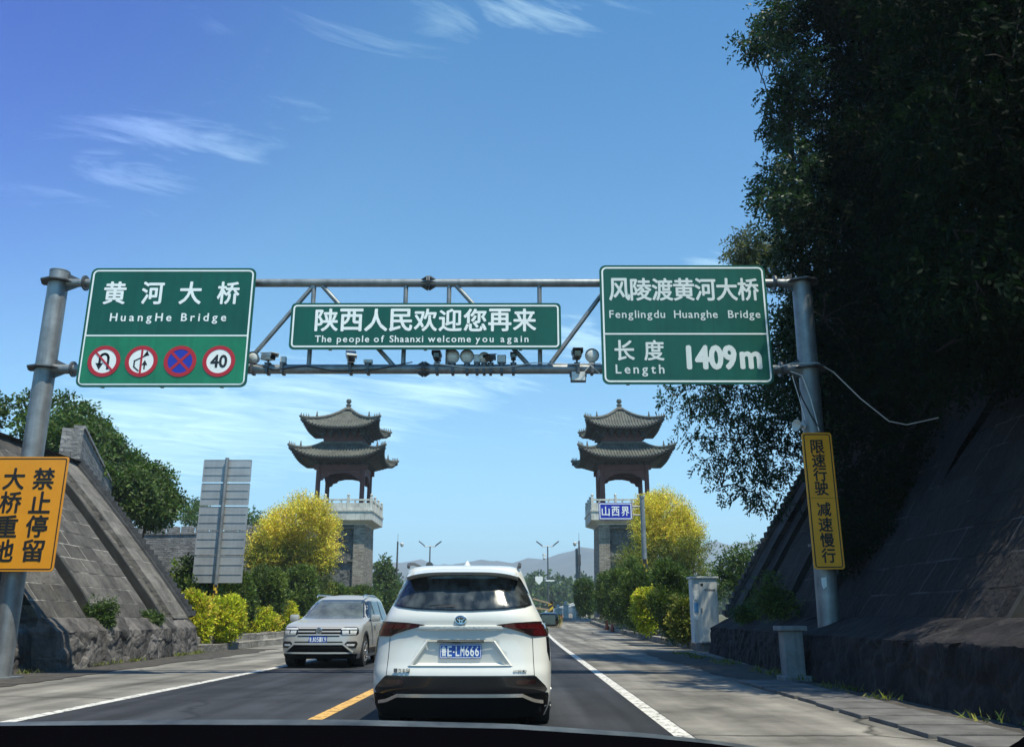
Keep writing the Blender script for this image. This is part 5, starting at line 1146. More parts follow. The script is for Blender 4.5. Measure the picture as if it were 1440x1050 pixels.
def cctv_pole(px, ptop, label, Y, s, mast=True, second=False):
    x = P(px, 800, Y).x; z = zprof(Y); zt = P(px, ptop, Y).z; t = thing('camera_pole', label, 'camera pole', (x, Y, z))
    mb = MB(); mb.tube([(x, Y, z-.3), (x, Y, zt)], [.14, .09], 12); obj('pole', mb, M_galvd, t, smooth=True)
    mb = MB(); mb.cyl((x, Y, zt), (x, Y, zt+.9), .02, n=6); obj('lightning_rod', mb, M_galvd, t)
    mb = MB(); mb.cyl((x, Y, zt-.25), (x+s*.5, Y, zt-.2), .04, n=8); mb.lathe([(.12, .2), (.2, .12), (.2, -.05), (.15, -.2), (.02, -.28)], (x+s*.5, Y, zt-.35), 12); obj('dome_camera', mb, M_cam, t, smooth=True)
    if second: mb = MB(); mb.box((x, Y-.16, zt-2.2), (.3, .2, 1.3)); obj('equipment_box', mb, M_galvd, t)
cctv_pole(558, 761, 'slim dark camera pole left of the white minivan', 100, 1)
cctv_pole(815, 760, 'slim dark camera pole with an equipment box beside the blue sign tower', 100, -1, second=True)
x = P(811.5, 800, 96).x; t = thing('concrete_pole', 'plain pale concrete utility pole in front of the camera pole by the tower', 'pole', (x, 96, zprof(96)))
mb = MB(); mb.tube([(x, 96, zprof(96)-.3), (x, 96, P(811, 772, 96).z)], [.19, .15], 14); obj('shaft', mb, M_cpost, t, smooth=True)
mb = MB(); mb.cyl((x, 96, P(811, 772, 96).z), (x, 96, P(811, 772, 96).z+.06), .16, n=14); obj('cap', mb, M_cpost, t)
# ------------------------------------------------------------------ the two gate towers
M_tile = mat('roof_tile', (0.085, 0.088, 0.075), 0.85, var=0.4, vscale=1.2, bump=0.4)
M_ridge = mat('ridge_tile', (0.10, 0.098, 0.085), 0.85, var=0.35, vscale=2)
M_redw = mat('red_timber', (0.085, 0.022, 0.018), 0.6, var=0.25, vscale=2)
M_dkw = mat('dark_painted_timber', (0.028, 0.032, 0.034), 0.7, var=0.4, vscale=3)
M_soff = mat('soffit_timber', (0.030, 0.024, 0.022), 0.8, var=0.4, vscale=3)
M_balc = mat('balcony_stone', (0.50, 0.49, 0.44), 0.85, var=0.25, vscale=1.2, streak=0.35)
M_relief = mat('relief_stone', (0.085, 0.085, 0.08), 0.9, var=0.6, vscale=1.6, bump=1.0, bscale=3.2)
M_pier = stone('pier_brick', (0.235, 0.21, 0.175), 0.5, 0.16, axis='XZ', zs=1, mort=0.02, mortar=(0.255, 0.235, 0.205), streak=0.3, var=0.25)
M_pierY = stone('pier_brick_side', (0.235, 0.21, 0.175), 0.5, 0.16, axis='YZ', zs=1, mort=0.02, mortar=(0.255, 0.235, 0.205), streak=0.3, var=0.25)
def tower(label, cx, cy, z0):
    t = thing('gate_tower', label, 'tower', (cx, cy, z0))
    H = lambda z: z-z0
    o = lambda nm, mb, m, p=t, **k: obj(nm, mb, m, p, world=False, **k)
    # pier: four battered brick corners and faces, with a framed relief on the front and back
    hb, ht, zt = 2.98, 2.78, H(10.15)
    def wl(z): return hb+(ht-hb)*z/zt
    mb = MB(); ms = MB()
    for s in (-1, 1):
        # brick sides and the two brick strips of each fluted face
        ms.add([(s*hb, -hb, -.6), (s*hb, hb, -.6), (s*ht, ht, zt), (s*ht, -ht, zt)], [(0, 1, 2, 3)])
        for e in (-1, 1):
            inn = .62; mb.add([(s*hb*inn, e*hb, -.6), (s*hb, e*hb, -.6), (s*ht, e*ht, zt), (s*ht*inn, e*ht, zt)], [(0, 1, 2, 3)])
            mb.add([(s*hb*inn, e*hb, -.6), (s*ht*inn, e*ht, zt), (s*ht*inn, e*(ht-.35), zt), (s*hb*inn, e*(hb-.35), -.6)], [(0, 1, 2, 3)])
    o('pier', mb, M_pier); o('pier_side', ms, M_pierY)
    rl = MB(); rd = random.Random(3)
    for e in (-1, 1):
        w0 = hb*.62
        rl.grid(lambda i, j: ((i*2-1)*w0, e*(wl(j*zt)-.33+0.16*max(0, nz(i*5+3, j*11, e, 1.1))+.05*nz(i*20, j*44, e, 1)), -.3+j*(zt+.28)), 36, 84)
    o('relief_panel', rl, M_relief)
    fr = MB()
    for e in (-1, 1):
        fr.box((0, e*(wl(zt*.62)-.12), zt*.62), (hb*1.2, .18, .16)); fr.box((0, e*(wl(.5)-.1), .45), (hb*1.2, .25, .5)); fr.box((0, e*(wl(zt*.97)-.1), zt*.96), (hb*1.2, .2, .22))
    o('relief_ledge', fr, M_ridge)
    mb = MB(); mb.box((0, 0, .15), (hb*2+.5, hb*2+.5, .5)); mb.box((0, 0, -.2), (hb*2+.9, hb*2+.9, .7)); o('plinth', mb, M_pier)
    # balcony
    bh = 3.6; mb = MB()
    mb.prism([(-ht-.05, -ht-.05, zt-.12), (ht+.05, -ht-.05, zt-.12), (ht+.05, ht+.05, zt-.12), (-ht-.05, ht+.05, zt-.12)], (0, 0, .16))
    mb.add([(sx*(ht+.02), sy*(ht+.02), zt-.05) for sx, sy in ((-1, -1), (1, -1), (1, 1), (-1, 1))]+[(sx*bh, sy*bh, zt+.28) for sx, sy in ((-1, -1), (1, -1), (1, 1), (-1, 1))], [(0, 1, 5, 4), (1, 2, 6, 5), (2, 3, 7, 6), (3, 0, 4, 7)])
    mb.box((0, 0, zt+.28+.42), (bh*2, bh*2, .84)); mb.box((0, 0, zt+1.2), (bh*2+.16, bh*2+.16, .18))
    o('balcony_slab', mb, M_balc)
    zf = zt+1.29; rp = MB(); rr = MB()
    for k in range(4):
        Mx = np.array(Matrix.Rotation(k*PI/2, 3, 'Z'))
        def put(b, c, d): b.box(tuple(Mx @ np.array(c)), tuple(abs(Mx @ np.array(d))))
        for i in range(3):
            x = -bh+.15+i*(2*bh-.3)/3; sp = (2*bh-.3)/3
            put(rp, (x, -bh+.15, zf+.62), (.26, .26, 1.24)); c = Mx @ np.array((x, -bh+.15, zf+1.24)); rp.lathe([(.13, 0), (.07, .06), (.14, .16), (.14, .26), (.03, .36)], tuple(c), 8); o('railing_post', rp, M_balc); rp = MB()
            put(rr, (x+sp/2, -bh+.15, zf+.36), (sp-.26, .14, .62)); put(rr, (x+sp/2, -bh+.15, zf+.98), (sp-.26, .17, .16)); put(rr, (x+sp/2, -bh+.15, zf+.05), (sp-.26, .2, .1))
            for f in (.3, .7): put(rr, (x+sp*f, -bh+.15, zf+.79), (.16, .12, .24))
    o('railing_panel', rr, M_balc)
    # timber frame
    zc1 = H(16.0); cw = 2.25
    for sx in (-1, 1):
        for sy in (-1, 1):
            mb = MB(); mb.lathe([(.36, zf), (.36, zf+.14), (.25, zf+.2), (.24, zc1)], (sx*cw, sy*cw, 0), 16); o('column', mb, M_redw, smooth=True)
    for k in range(4):
        Mx = Matrix.Rotation(k*PI/2, 4, 'Z'); mb = MB()
        mb.box((0, -cw, zc1-.12), (2*cw+.9, .26, .5)); mb.box((0, -cw, zc1-.55), (2*cw, .2, .3))
        for s in (-1, 1):       # stepped spandrel under the beam
            mb.prism([(s*(cw-.2), -cw-.07, zc1-.7), (s*(cw-.2), -cw-.07, zc1-1.5), (s*(cw-.5), -cw-.07, zc1-1.4), (s*(cw-.6), -cw-.07, zc1-1.15), (s*(cw-1.0), -cw-.07, zc1-1.05), (s*(cw-1.15), -cw-.07, zc1-.85), (s*(cw-1.9), -cw-.07, zc1-.7)], (0, .14, 0))
        me = mb.mesh('beam'); me.transform(Mx); o('beam', me, M_redw)
    # roofs
    def roof(nm, a, b, ze, rise, lift, inner, zin, apex, nr):
        def S(u, tt):
            hf = a*(1-tt)+b*tt; ext = 1+.085*abs(u)**4*(1-tt)
            return (u*hf*ext, -hf*ext, ze+rise*(.52*tt+.48*tt*tt)+lift*abs(u)**3.6*(1-tt)**1.6)
        mb = MB(); ud = MB(); rf = MB()
        for k in range(4):
            Mx = np.array(Matrix.Rotation(k*PI/2, 3, 'Z'))
            mb.grid(lambda i, j: tuple(Mx @ np.array(S(i*2-1, j))), 40, 12)
            for q in range(nr):
                x = (-1+2*(q+.5)/nr)*a*1.03; pts = []
                for i in range(9):
                    tt = i/8; hf = a*(1-tt)+b*tt
                    if abs(x) > hf*1.04: break
                    u = max(-1, min(1, x/hf)); p = S(u, tt); pts.append(tuple(Mx @ np.array((p[0], p[1]-(.06 if i == 0 else 0), p[2]+.035))))
                if len(pts) > 1: mb.tube(pts, .078, 6)
                p = S(max(-1, min(1, x/a)), 0); pp = np.array((p[0], p[1]+.3, p[2]-.11)); rf.box(tuple(Mx @ pp), tuple(abs(Mx @ np.array((.11, .75, .11)))))
            # eave edge and soffit
            ud.grid(lambda i, j: tuple(Mx @ (np.array(S(i*2-1, 0))*(1-j)*np.array((1, 1, 1))+np.array(((i*2-1)*inner, -inner, zin))*j+np.array((0, .05*(1-j), -.07*(1-j))))), 30, 4)
            ud.grid(lambda i, j: tuple(Mx @ (np.array(S(i*2-1, 0))+np.array((0, .0, -.12*j)))), 40, 1)
        r = o(nm, mb, M_tile, normals=False, smooth=True); o('soffit', ud, M_soff, r, normals=False); o('rafter', rf, M_dkw, r)
        for k in range(4):
            Mx = np.array(Matrix.Rotation(k*PI/2, 3, 'Z')); hr = MB()
            pts = [np.array(S(1, i/10))+np.array((0, 0, .13)) for i in range(11)]
            tip = np.array(S(1, 0))+np.array((.12, -.12, .22)); hr.tube([tuple(Mx @ q) for q in [tip]+pts], [.11, .17]+[.16]*9+[.14], 8)
            r1 = o('hip_ridge', hr, M_ridge, r, smooth=True); be = MB()
            for f, s in ((.0, .8), (.05, .75), (.10, .75), (.15, .75), (.32, 1.35)):
                q = Mx @ (np.array(S(1, f))+np.array((0, 0, .22)))
                be.lathe([(.07*s, 0), (.085*s, .12*s), (.05*s, .22*s), (.055*s, .3*s), (.01, .46*s)], tuple(q), 7)
                if s > 1: be.box(tuple(q+np.array((0, 0, .25))), (.2, .2, .22), taper=.3)
            o('ridge_beast', be, M_ridge, r)
            lb = MB(); q0 = Mx @ np.array(S(1, 0)); q1 = Mx @ np.array((inner, -inner, zin)); lb.tube([tuple(q1), tuple(q0+np.array((0, 0, -.2)))], [.14, .10], 6); o('corner_beam', lb, M_dkw, r)
        if not apex:
            bt = MB()
            for k in range(4):
                Mx = np.array(Matrix.Rotation(k*PI/2, 3, 'Z')); pts = [tuple(Mx @ np.array((x, -b-.05, ze+rise+.08))) for x in (-b, b)]; bt.tube(pts, .14, 8)
            o('top_ridge', bt, M_ridge, r)
        return r
    def brackets(half, za, zb, n, reach):
        mb = MB()
        for k in range(4):
            Mx = np.array(Matrix.Rotation(k*PI/2, 3, 'Z'))
            def put(c, d): mb.box(tuple(Mx @ np.array(c)), tuple(abs(Mx @ np.array(d))))
            for i in range(n):
                x = -half+2*half*i/(n-1); h = (zb-za)
                for s in range(3):
                    f = (s+.5)/3; put((x, -half-reach*f*.5, za+h*f), (.2+.16*s, .25+reach*f, h/3*.62)); put((x, -half-reach*f, za+h*(f+.14)), (.3+.2*s, .16, h*.12))
        o('bracket', mb, M_dkw)
    ze = H(16.62); roof('lower_roof', 4.40, 2.05, ze, 1.75, .95, 2.5, H(16.3), False, 30)
    brackets(2.3, zc1+.1, H(16.55), 7, .9)
    mb = MB(); mb.box((0, 0, H(18.4)), (3.9, 3.9, 2.4)); o('upper_wall', mb, M_redw)
    mb = MB()
    for k in range(4):
        Mx = np.array(Matrix.Rotation(k*PI/2, 3, 'Z'))
        mb.box(tuple(Mx @ np.array((0, -1.98, H(18.95)))), tuple(abs(Mx @ np.array((4.1, .12, .16)))))
        for x in (-1.9, -.65, .65, 1.9): mb.box(tuple(Mx @ np.array((x, -1.97, H(18.4)))), tuple(abs(Mx @ np.array((.16, .1, 1.6)))))
    o('wall_trim', mb, M_redw)
    mb = MB(); mb.box((0, 0, zc1+.25), (4.4, 4.4, .5)); o('ceiling', mb, M_soff)
    roof('upper_roof', 3.68, .12, H(19.8), 2.7, .85, 2.15, H(19.62), True, 26)
    brackets(2.0, H(19.0), H(19.75), 6, .8)
    mb = MB(); mb.lathe([(.5, 0), (.42, .12), (.26, .3), (.2, .42), (.30, .5), (.30, .58), (.16, .66), (.16, .76), (.27, .86), (.29, 1.0), (.22, 1.06), (.24, 1.16), (.05, 1.2)], (0, 0, H(22.4)), 16); o('finial', mb, M_ridge, smooth=True)
    return t
tower('grey brick gate tower with double tiled roof beside the silver car and golden tree', P(473, 705, 85).x, 88.6, zprof(85))
tower('grey brick gate tower with double tiled roof behind the blue border sign', P(882, 705, 85).x, 88.6, zprof(85))
# ------------------------------------------------------------------ cars: bodies lofted from plan outlines at many heights
M_tyre = mat('tyre_rubber', (0.018, 0.018, 0.018), 0.8, bump=0.2, bscale=60)
M_rim = mat('alloy_rim', (0.42, 0.42, 0.42), 0.3, metal=0.8)
M_chrome = mat('chrome', (0.72, 0.72, 0.72), 0.15, metal=1.0)
M_gloss = mat('gloss_black', (0.008, 0.008, 0.009), 0.12, coat=0.5, var=0.2, vscale=3)
M_under = mat('underbody', (0.006, 0.006, 0.006), 0.8, spec=.15)
M_pw = mat('pearl_white_paint', (0.68, 0.68, 0.63), 0.3, var=0.02, vscale=2, coat=0.8, streak=0.03)
M_sil = mat('silver_paint', (0.44, 0.43, 0.40), 0.36, metal=0.3, coat=0.4, var=0.03, vscale=2)
M_tail = mat('tail_lamp_red', (0.06, 0.004, 0.005), 0.1, coat=1.0, var=0.3, vscale=6)
M_taild = mat('tail_lamp_dark', (0.018, 0.006, 0.006), 0.1, coat=1.0)
M_lamp = mat('headlamp_clear', (0.48, 0.5, 0.5), 0.15, coat=0.6, var=0.2, vscale=14)
M_plate = mat('plate_blue', (0.012, 0.075, 0.36), 0.4)
G_rear = glassmat('privacy_glass', (0.10, 0.11, 0.11), 0.12, 0.2, (0.035, 0.04, 0.04), 0.9)
G_clear = glassmat('windscreen_glass', (0.55, 0.60, 0.58), 0.02, 0.62)
M_seat = mat('seat_fabric', (0.05, 0.048, 0.045), 0.8)
M_cabin = mat('cabin_trim', (0.03, 0.03, 0.03), 0.8)
def spl(xs, ys):
    """monotone smooth interpolation through a few stations"""
    xs = np.array(xs, float); ys = np.array(ys, float); d = np.diff(ys)/np.diff(xs); m = np.zeros(len(xs)); m[0], m[-1] = d[0], d[-1]
    for i in range(1, len(xs)-1): m[i] = 0 if d[i-1]*d[i] <= 0 else 2*d[i-1]*d[i]/(d[i-1]+d[i])
    def f(x):
        x = min(max(x, xs[0]), xs[-1]); i = min(int(np.searchsorted(xs, x, 'right'))-1, len(xs)-2); i = max(i, 0)
        h = xs[i+1]-xs[i]; t = (x-xs[i])/h
        return (1+2*t)*(1-t)**2*ys[i]+t*(1-t)**2*h*m[i]+t*t*(3-2*t)*ys[i+1]+t*t*(t-1)*h*m[i+1]
    return f
class Car:
    """local frame: x to the side, y from the tail (0) to the nose, z up"""
    def __init__(s, hw, yr, yf, dr, df, nr=3.0, nf=2.6): s.hw, s.yr, s.yf, s.dr, s.df, s.nr, s.nf = hw, yr, yf, dr, df, nr, nf
    def rear(s, x, z, off=0.0):
        w_ = s.hw(z); q = min(abs(x)/w_, .9999); d = s.dr(z); return (x, s.yr(z)+d*(1-(1-q**s.nr)**(1/s.nr))-off, z)
    def front(s, x, z, off=0.0):
        w_ = s.hw(z); q = min(abs(x)/w_, .9999); d = s.df(z); return (x, s.yf(z)-d*(1-(1-q**s.nf)**(1/s.nf))+off, z)
    def side(s, y, z, sg, off=0.0):
        w_ = s.hw(z); yr_, yf_, dr, df = s.yr(z), s.yf(z), s.dr(z), s.df(z)
        if y < yr_+dr: q = min(1, max(0, (yr_+dr-y)/dr)); x = w_*(1-q**s.nr)**(1/s.nr)
        elif y > yf_-df: q = min(1, max(0, (y-yf_+df)/df)); x = w_*(1-q**s.nf)**(1/s.nf)
        else: x = w_
        return (sg*(x+off), y, z)
    def outline(s, z, n):
        w_, yr_, yf_, dr, df = s.hw(z), s.yr(z), s.yf(z), s.dr(z), s.df(z); out = []
        for k in range(n+1):
            a = PI/2*k/n; cx, cy = math.sin(a)**(2/s.nr), 1-max(0, math.cos(a))**(2/s.nr); out.append((w_*cx, yr_+dr*cy))
        for k in range(1, 8): out.append((w_, yr_+dr+(yf_-df-yr_-dr)*k/8))
        for k in range(n+1):
            a = PI/2*k/n; cx, cy = max(0, math.cos(a))**(2/s.nf), max(0, math.sin(a))**(2/s.nf); out.append((w_*cx, yf_-df+df*cy))
        return out+[(-x, y) for x, y in out[::-1][1:-1]]
    def body(s, zs, n=14):
        mb = MB(); rows = [s.outline(z, n) for z in zs]; m = len(rows[0])
        v = [(x, y, z) for z, r in zip(zs, rows) for x, y in r]
        f = [(i*m+k, i*m+(k+1) % m, (i+1)*m+(k+1) % m, (i+1)*m+k) for i in range(len(zs)-1) for k in range(m)]
        f += [tuple(range(m-1, -1, -1)), tuple(range((len(zs)-1)*m, len(zs)*m))]
        mb.add(v, f); return mb
def patch(mb, fn, rows, off=.004, nx=12, sub=4, depth=.03, **k):
    """panel lying on the body: rows of (height, from, to); rim folded inwards"""
    zz, a, b = zip(*rows); fa, fb = (lambda z: np.interp(z, zz, a)), (lambda z: np.interp(z, zz, b))
    zs = sorted(set([z for i in range(len(zz)-1) for z in np.linspace(zz[i], zz[i+1], sub+1)]))
    V = []; 
    for z in zs:
        for i in range(nx+1):
            x = fa(z)+(fb(z)-fa(z))*i/nx; V.append(fn(x, z, off))
    n, m = len(zs), nx+1; F = [(j*m+i, j*m+i+1, (j+1)*m+i+1, (j+1)*m+i) for j in range(n-1) for i in range(nx)]
    rim = [i for i in range(m)]+[j*m+nx for j in range(1, n)]+[(n-1)*m+i for i in range(nx-1, -1, -1)]+[j*m for j in range(n-2, 0, -1)]
    base = len(V)
    for r in rim:
        z = zs[r//m]; i = r % m; x = fa(z)+(fb(z)-fa(z))*i/nx; V.append(fn(x, z, off-depth))
    L_ = len(rim); F += [(rim[k], rim[(k+1) % L_], base+(k+1) % L_, base+k) for k in range(L_)]
    mb.add(V, F); return mb
def cut(me, cutters):
    """carve wheel arches out of a body mesh"""
    o = bpy.data.objects.new('carve', me); C.objects.link(o); tmp = []
    for mb in cutters:
        q = bpy.data.objects.new('carve', mb.mesh('carve')); C.objects.link(q); tmp.append(q)
        md = o.modifiers.new('b', 'BOOLEAN'); md.operation = 'DIFFERENCE'; md.object = q; md.solver = 'EXACT'
    dg = bpy.context.evaluated_depsgraph_get(); dg.update()
    out = bpy.data.meshes.new_from_object(o.evaluated_get(dg))
    for q in tmp: bpy.data.objects.remove(q)
    bpy.data.objects.remove(o); return out
def wheel(parent, x, y, r, wd, sg, steer=0.0):
    mb = MB(); p = [(r*.66, -wd/2), (r*.93, -wd/2), (r*.99, -wd*.38), (r, -wd*.2), (r, wd*.2), (r*.99, wd*.38), (r*.93, wd/2), (r*.66, wd/2)]
    mb.lathe(p, (x, y, r), 40, axis=(1, math.sin(steer), 0)); t = obj('wheel', mb, M_tyre, parent, smooth=True, world=False)
    mb = MB(); c = Vector((x+sg*wd*.36, y, r)); mb.lathe([(r*.68, -.03), (r*.68, .04), (r*.63, .05), (r*.60, .0), (r*.2, -.01), (.01, -.01)], c, 32, axis=(sg, 0, 0))
    for k in range(5):
        for d in (-.13, .13):
            a = 2*PI*k/5+d; q = c+Vector((sg*.035, math.cos(a)*r*.38, math.sin(a)*r*.38)); mb.box(q, (.03, r*.62, .04), Matrix.Rotation(a, 3, 'X'))
    mb.lathe([(r*.16, 0), (r*.14, .06), (.01, .06)], c, 16, axis=(sg, 0, 0)); obj('rim', mb, M_rim, t, world=False); return t
# ================= white minivan ahead
VX, VY = -0.548, 9.42
V = thing('minivan', 'white minivan seen from behind on the road directly ahead with its blue plate', 'minivan', (VX, VY, 0), -0.006)
L5 = 5.15
hw = spl([.12, .26, .45, .70, .90, 1.02, 1.12, 1.22, 1.32, 1.45, 1.58, 1.66, 1.71, 1.74, 1.752], [.90, .955, .972, .978, .965, .935, .885, .835, .785, .735, .690, .655, .600, .47, .25])
yr = spl([.12, .26, .45, .56, .70, .92, 1.05, 1.14, 1.22, 1.40, 1.58, 1.64, 1.70, 1.74, 1.752], [.20, .10, .03, .03, .07, .10, .085, .075, .10, .20, .30, .30, .40, .85, 1.3])
yf = spl([.12, .4, .7, .9, 1.0, 1.08, 1.3, 1.5, 1.65, 1.752], [5.02, 5.13, 5.12, 5.0, 4.75, 4.2, 3.75, 3.35, 2.95, 2.2])
dr = spl([.12, .5, .9, 1.1, 1.3, 1.6, 1.752], [.55, .60, .62, .60, .55, .55, .4]); df = spl([.12, .7, 1.0, 1.1, 1.752], [.9, 1.0, .9, .9, .5])
cv = Car(hw, yr, yf, dr, df, 3.3, 2.4)
zs = np.unique(np.concatenate([np.linspace(.14, .5, 8), np.linspace(.5, 1.3, 22), np.linspace(1.3, 1.752, 18)]))
wr, wy1, wy2 = .345, 1.06, 4.12
cuts = []
for y in (wy1, wy2):
    for s in (-1, 1): cuts.append(MB().cyl((s*.66, y, wr), (s*1.2, y, wr), .40, n=40))
TO = [(-.375, .926), (.375, .926), (.55, .660), (-.55, .660)]; TI = [(-.315, .905), (.315, .905), (.43, .690), (-.43, .690)]
yo = cv.rear(0, .79)[1]
rc = MB(); rc.add([(x*1.02, yo-.10, z) for x, z in TO]+[(x, yo+.012, z) for x, z in TO]+[(x, yo+.048, z) for x, z in TI], [(3, 2, 1, 0), (8, 9, 10, 11)]+[(a+k, a+(k+1) % 4, a+4+(k+1) % 4, a+4+k) for a in (0, 4) for k in range(4)])
cuts.append(rc)
vb = obj('body', cut(cv.body(zs, 18).mesh('body'), cuts), M_pw, V, smooth=True, world=False)
oV = lambda nm, mb, m, p=V, **k: obj(nm, mb, m, p, world=False, **k)
for y in (wy1, wy2):
    for s in (-1, 1):
        mb = MB(); mb.cyl((s*.62, y, wr), (s*.70, y, wr), .42, n=32); oV('wheel_well', mb, M_under); wheel(V, s*.845, y, wr, .235, s)
mb = MB(); mb.rbox((0, 2.6, .25), (1.72, 4.7, .14), .03); oV('underbody', mb, M_under)
# tailgate window, bumper panel, lights and trims on the tail surface
RZ = cv.rear
mb = MB(); patch(mb, RZ, [(1.235, -.10, .10), (1.250, -.45, .45), (1.272, -.65, .65), (1.30, -.765, .765), (1.345, -.752, .752), (1.46, -.685, .685), (1.56, -.625, .625), (1.60, -.575, .575)], .019, 40, 4)
rw = oV('rear_window', mb, G_rear, smooth=True)
mb = MB(); patch(mb, RZ, [(1.222, -.12, .12), (1.237, -.47, .47), (1.262, -.69, .69), (1.295, -.795, .795), (1.35, -.778, .778), (1.46, -.708, .708), (1.57, -.645, .645), (1.615, -.59, .59)], .015, 40, 4)
oV('window_seal', mb, M_gloss, smooth=True)
mb = MB(); patch(mb, lambda x, z, o: (x, RZ(x, z, o)[1]+.008, z), [(1.30, -.70, .70), (1.5, -.64, .64), (1.58, -.58, .58)], .0, 20, 3); 
# spoiler over the window
mb = MB(); mb.grid(lambda i, j: (lambda x, q: (x, .165+.10*(abs(x)/.6)**3+q*.42-.04*(1-q), 1.628+.082*q+.012*math.sin(q*PI)-.05*(abs(x)/.62)**4))((i*2-1)*.615, j), 30, 8)
mb.grid(lambda i, j: (lambda x, q: (x, .125+.10*(abs(x)/.6)**3+q*.25, 1.628-.035*(1-abs(2*q-1))-.028*q*0-.05*(abs(x)/.62)**4))((i*2-1)*.615, j), 30, 4)
oV('spoiler', mb, M_pw, smooth=True, normals=False)
mb = MB(); mb.rbox((0, .128, 1.606), (.26, .012, .014), .004); oV('brake_lamp', mb, M_taild)
mb = MB(); mb.tube([(-.33, .13, 1.258), (-.1, .12, 1.262), (.02, .125, 1.268)], [.022, .026, .014], 8); mb.box((-.15, .125, 1.268), (.38, .03, .03)); oV('wiper', mb, M_black, smooth=True)
for s in (-1, 1):
    def fx(x, z, o, s=s): return RZ(s*x, z, o)
    # wedge shaped lamp: wide at the corner, pointed towards the middle
    mb = MB(); patch(mb, fx, [(.957, .765, .955), (.985, .70, .957), (1.025, .575, .951), (1.058, .435, .938), (1.078, .385, .929), (1.098, .56, .919), (1.112, .80, .91)], .012, 18, 3, .05)
    lp = oV('tail_lamp', mb, M_taild, smooth=True)
    mb = MB(); patch(mb, fx, [(1.035, .56, .945), (1.06, .46, .932), (1.074, .44, .926), (1.086, .56, .920)], .017, 18, 2, .01); patch(mb, fx, [(.965, .80, .955), (.98, .775, .957), (1.0, .77, .955), (1.03, .79, .945)], .017, 8, 2, .01)
    oV('red_lens', mb, M_tail, lp, smooth=True)
    mb = MB(); patch(mb, fx, [(.70, .955, .962), (.80, .93, .965), (.90, .925, .967), (.95, .92, .962)], .007, 5, 3, .03); oV('corner_vent', mb, M_gloss, smooth=True)
    mb = MB(); patch(mb, fx, [(.478, .60, .78), (.505, .58, .80), (.525, .60, .78)], .018, 8, 2, .02); oV('reflector', mb, M_taild, smooth=True)
    # seam between tailgate and quarter panel
    mb = MB(); patch(mb, fx, [(.555, .782, .788), (.75, .772, .778), (.945, .765, .771)], .0025, 2, 5, .012); oV('panel_seam', mb, M_under)
    mb = MB(); mb.tube([(s*.63, .50, 1.70), (s*.635, .56, 1.735), (s*.63, 1.0, 1.765), (s*.60, 2.7, 1.765), (s*.58, 2.9, 1.74)], [.018]*5, 8); oV('roof_rail', mb, M_galvd, smooth=True)
    # wing mirror
    mb = MB(); mb.rbox((s*1.065, 3.55, 1.125), (.28, .14, .20), .075); mr_ = oV('wing_mirror', mb, M_gloss, smooth=True)
    mb = MB(); mb.rbox((s*1.055, 3.483, 1.12), (.21, .012, .14), .005); oV('mirror_glass', mb, M_lens, mr_); mb = MB(); mb.box((s*.95, 3.58, 1.07), (.2, .05, .05)); oV('mirror_arm', mb, M_black, mr_)
    # side glass and pillars
    mb = MB(); patch(mb, lambda y, z, o, s=s: cv.side(y, z, s, o), [(1.13, .95, 3.9), (1.3, .95, 3.62), (1.5, .98, 3.25), (1.58, 1.05, 3.05)], .006, 30, 3); oV('side_window', mb, G_rear, smooth=True)
mb = MB(); patch(mb, cv.front, [(1.12, -.78, .78), (1.35, -.70, .70), (1.6, -.58, .58)], .006, 20, 5); oV('windscreen', mb, G_clear, smooth=True)
mb = MB(); patch(mb, RZ, [(.385, -.90, .90), (.42, -.925, .925), (.46, -.90, .90), (.52, -.84, .84), (.558, -.80, .80)], .010, 40, 4, .04); oV('bumper_panel', mb, M_gloss, smooth=True)
mb = MB(); patch(mb, RZ, [(.14, -.88, .88), (.26, -.93, .93), (.35, -.94, .94), (.385, -.93, .93)], .008, 40, 4, .04); oV('lower_bumper', mb, M_under, smooth=True)
mb = MB()
def chrome(px, z): return RZ(px, z, .022)
for k in range(40):
    def pt(f):
        x = -.88+1.76*f; z = .368 if abs(x) < .66 else .368-.055*min(1, (abs(x)-.66)/.12)-(.02*max(0, (abs(x)-.78)/.1)); return Vector(chrome(x, z))
    a, b = pt(k/40), pt((k+1)/40); h = Vector((0, 0, .017)); mb.prism([a-h, b-h, b+h, a+h], (0, .02, 0))
oV('chrome_strip', mb, M_chrome)
# plate recess: sunken trapezium framed by folded edges, plate, plate lamp bar
mb = MB()
def rec(x, z, d): p = RZ(x, z, 0); return (x, p[1]+d, z)
T = [(-.335, .905), (.335, .905), (.505, .672), (-.505, .672)]
for (a, b) in zip(T, T[1:]+T[:1]):
    n = 12
    for k in range(n):
        f0, f1 = k/n, (k+1)/n; p = lambda f: (a[0]+(b[0]-a[0])*f, a[1]+(b[1]-a[1])*f)
        x0, z0 = p(f0); x1, z1 = p(f1); cx, cz = 0, .79
        o_ = 1.055; mb.add([rec(x0, z0, -.004), rec(x1, z1, -.004), rec((x1-cx)*o_+cx, (z1-cz)*o_+cz, -.016), rec((x0-cx)*o_+cx, (z0-cz)*o_+cz, -.016), rec((x1-cx)*1.10+cx, (z1-cz)*1.10+cz, -.003), rec((x0-cx)*1.10+cx, (z0-cz)*1.10+cz, -.003)], [(0, 1, 2, 3), (3, 2, 4, 5)])
oV('plate_recess', mb, M_pw, smooth=True, normals=False)
mb = MB(); mb.rbox((0, yo+.02, .908), (.50, .04, .016), .004); mb.rbox((-.05, yo+.01, .902), (.10, .03, .018), .004); oV('plate_lamp', mb, M_black)
yp = yo+.028
mb = MB(); rplate(mb, -.222, .735, .222, .880, .012, yp, .012); pl = oV('number_plate', mb, M_plate)
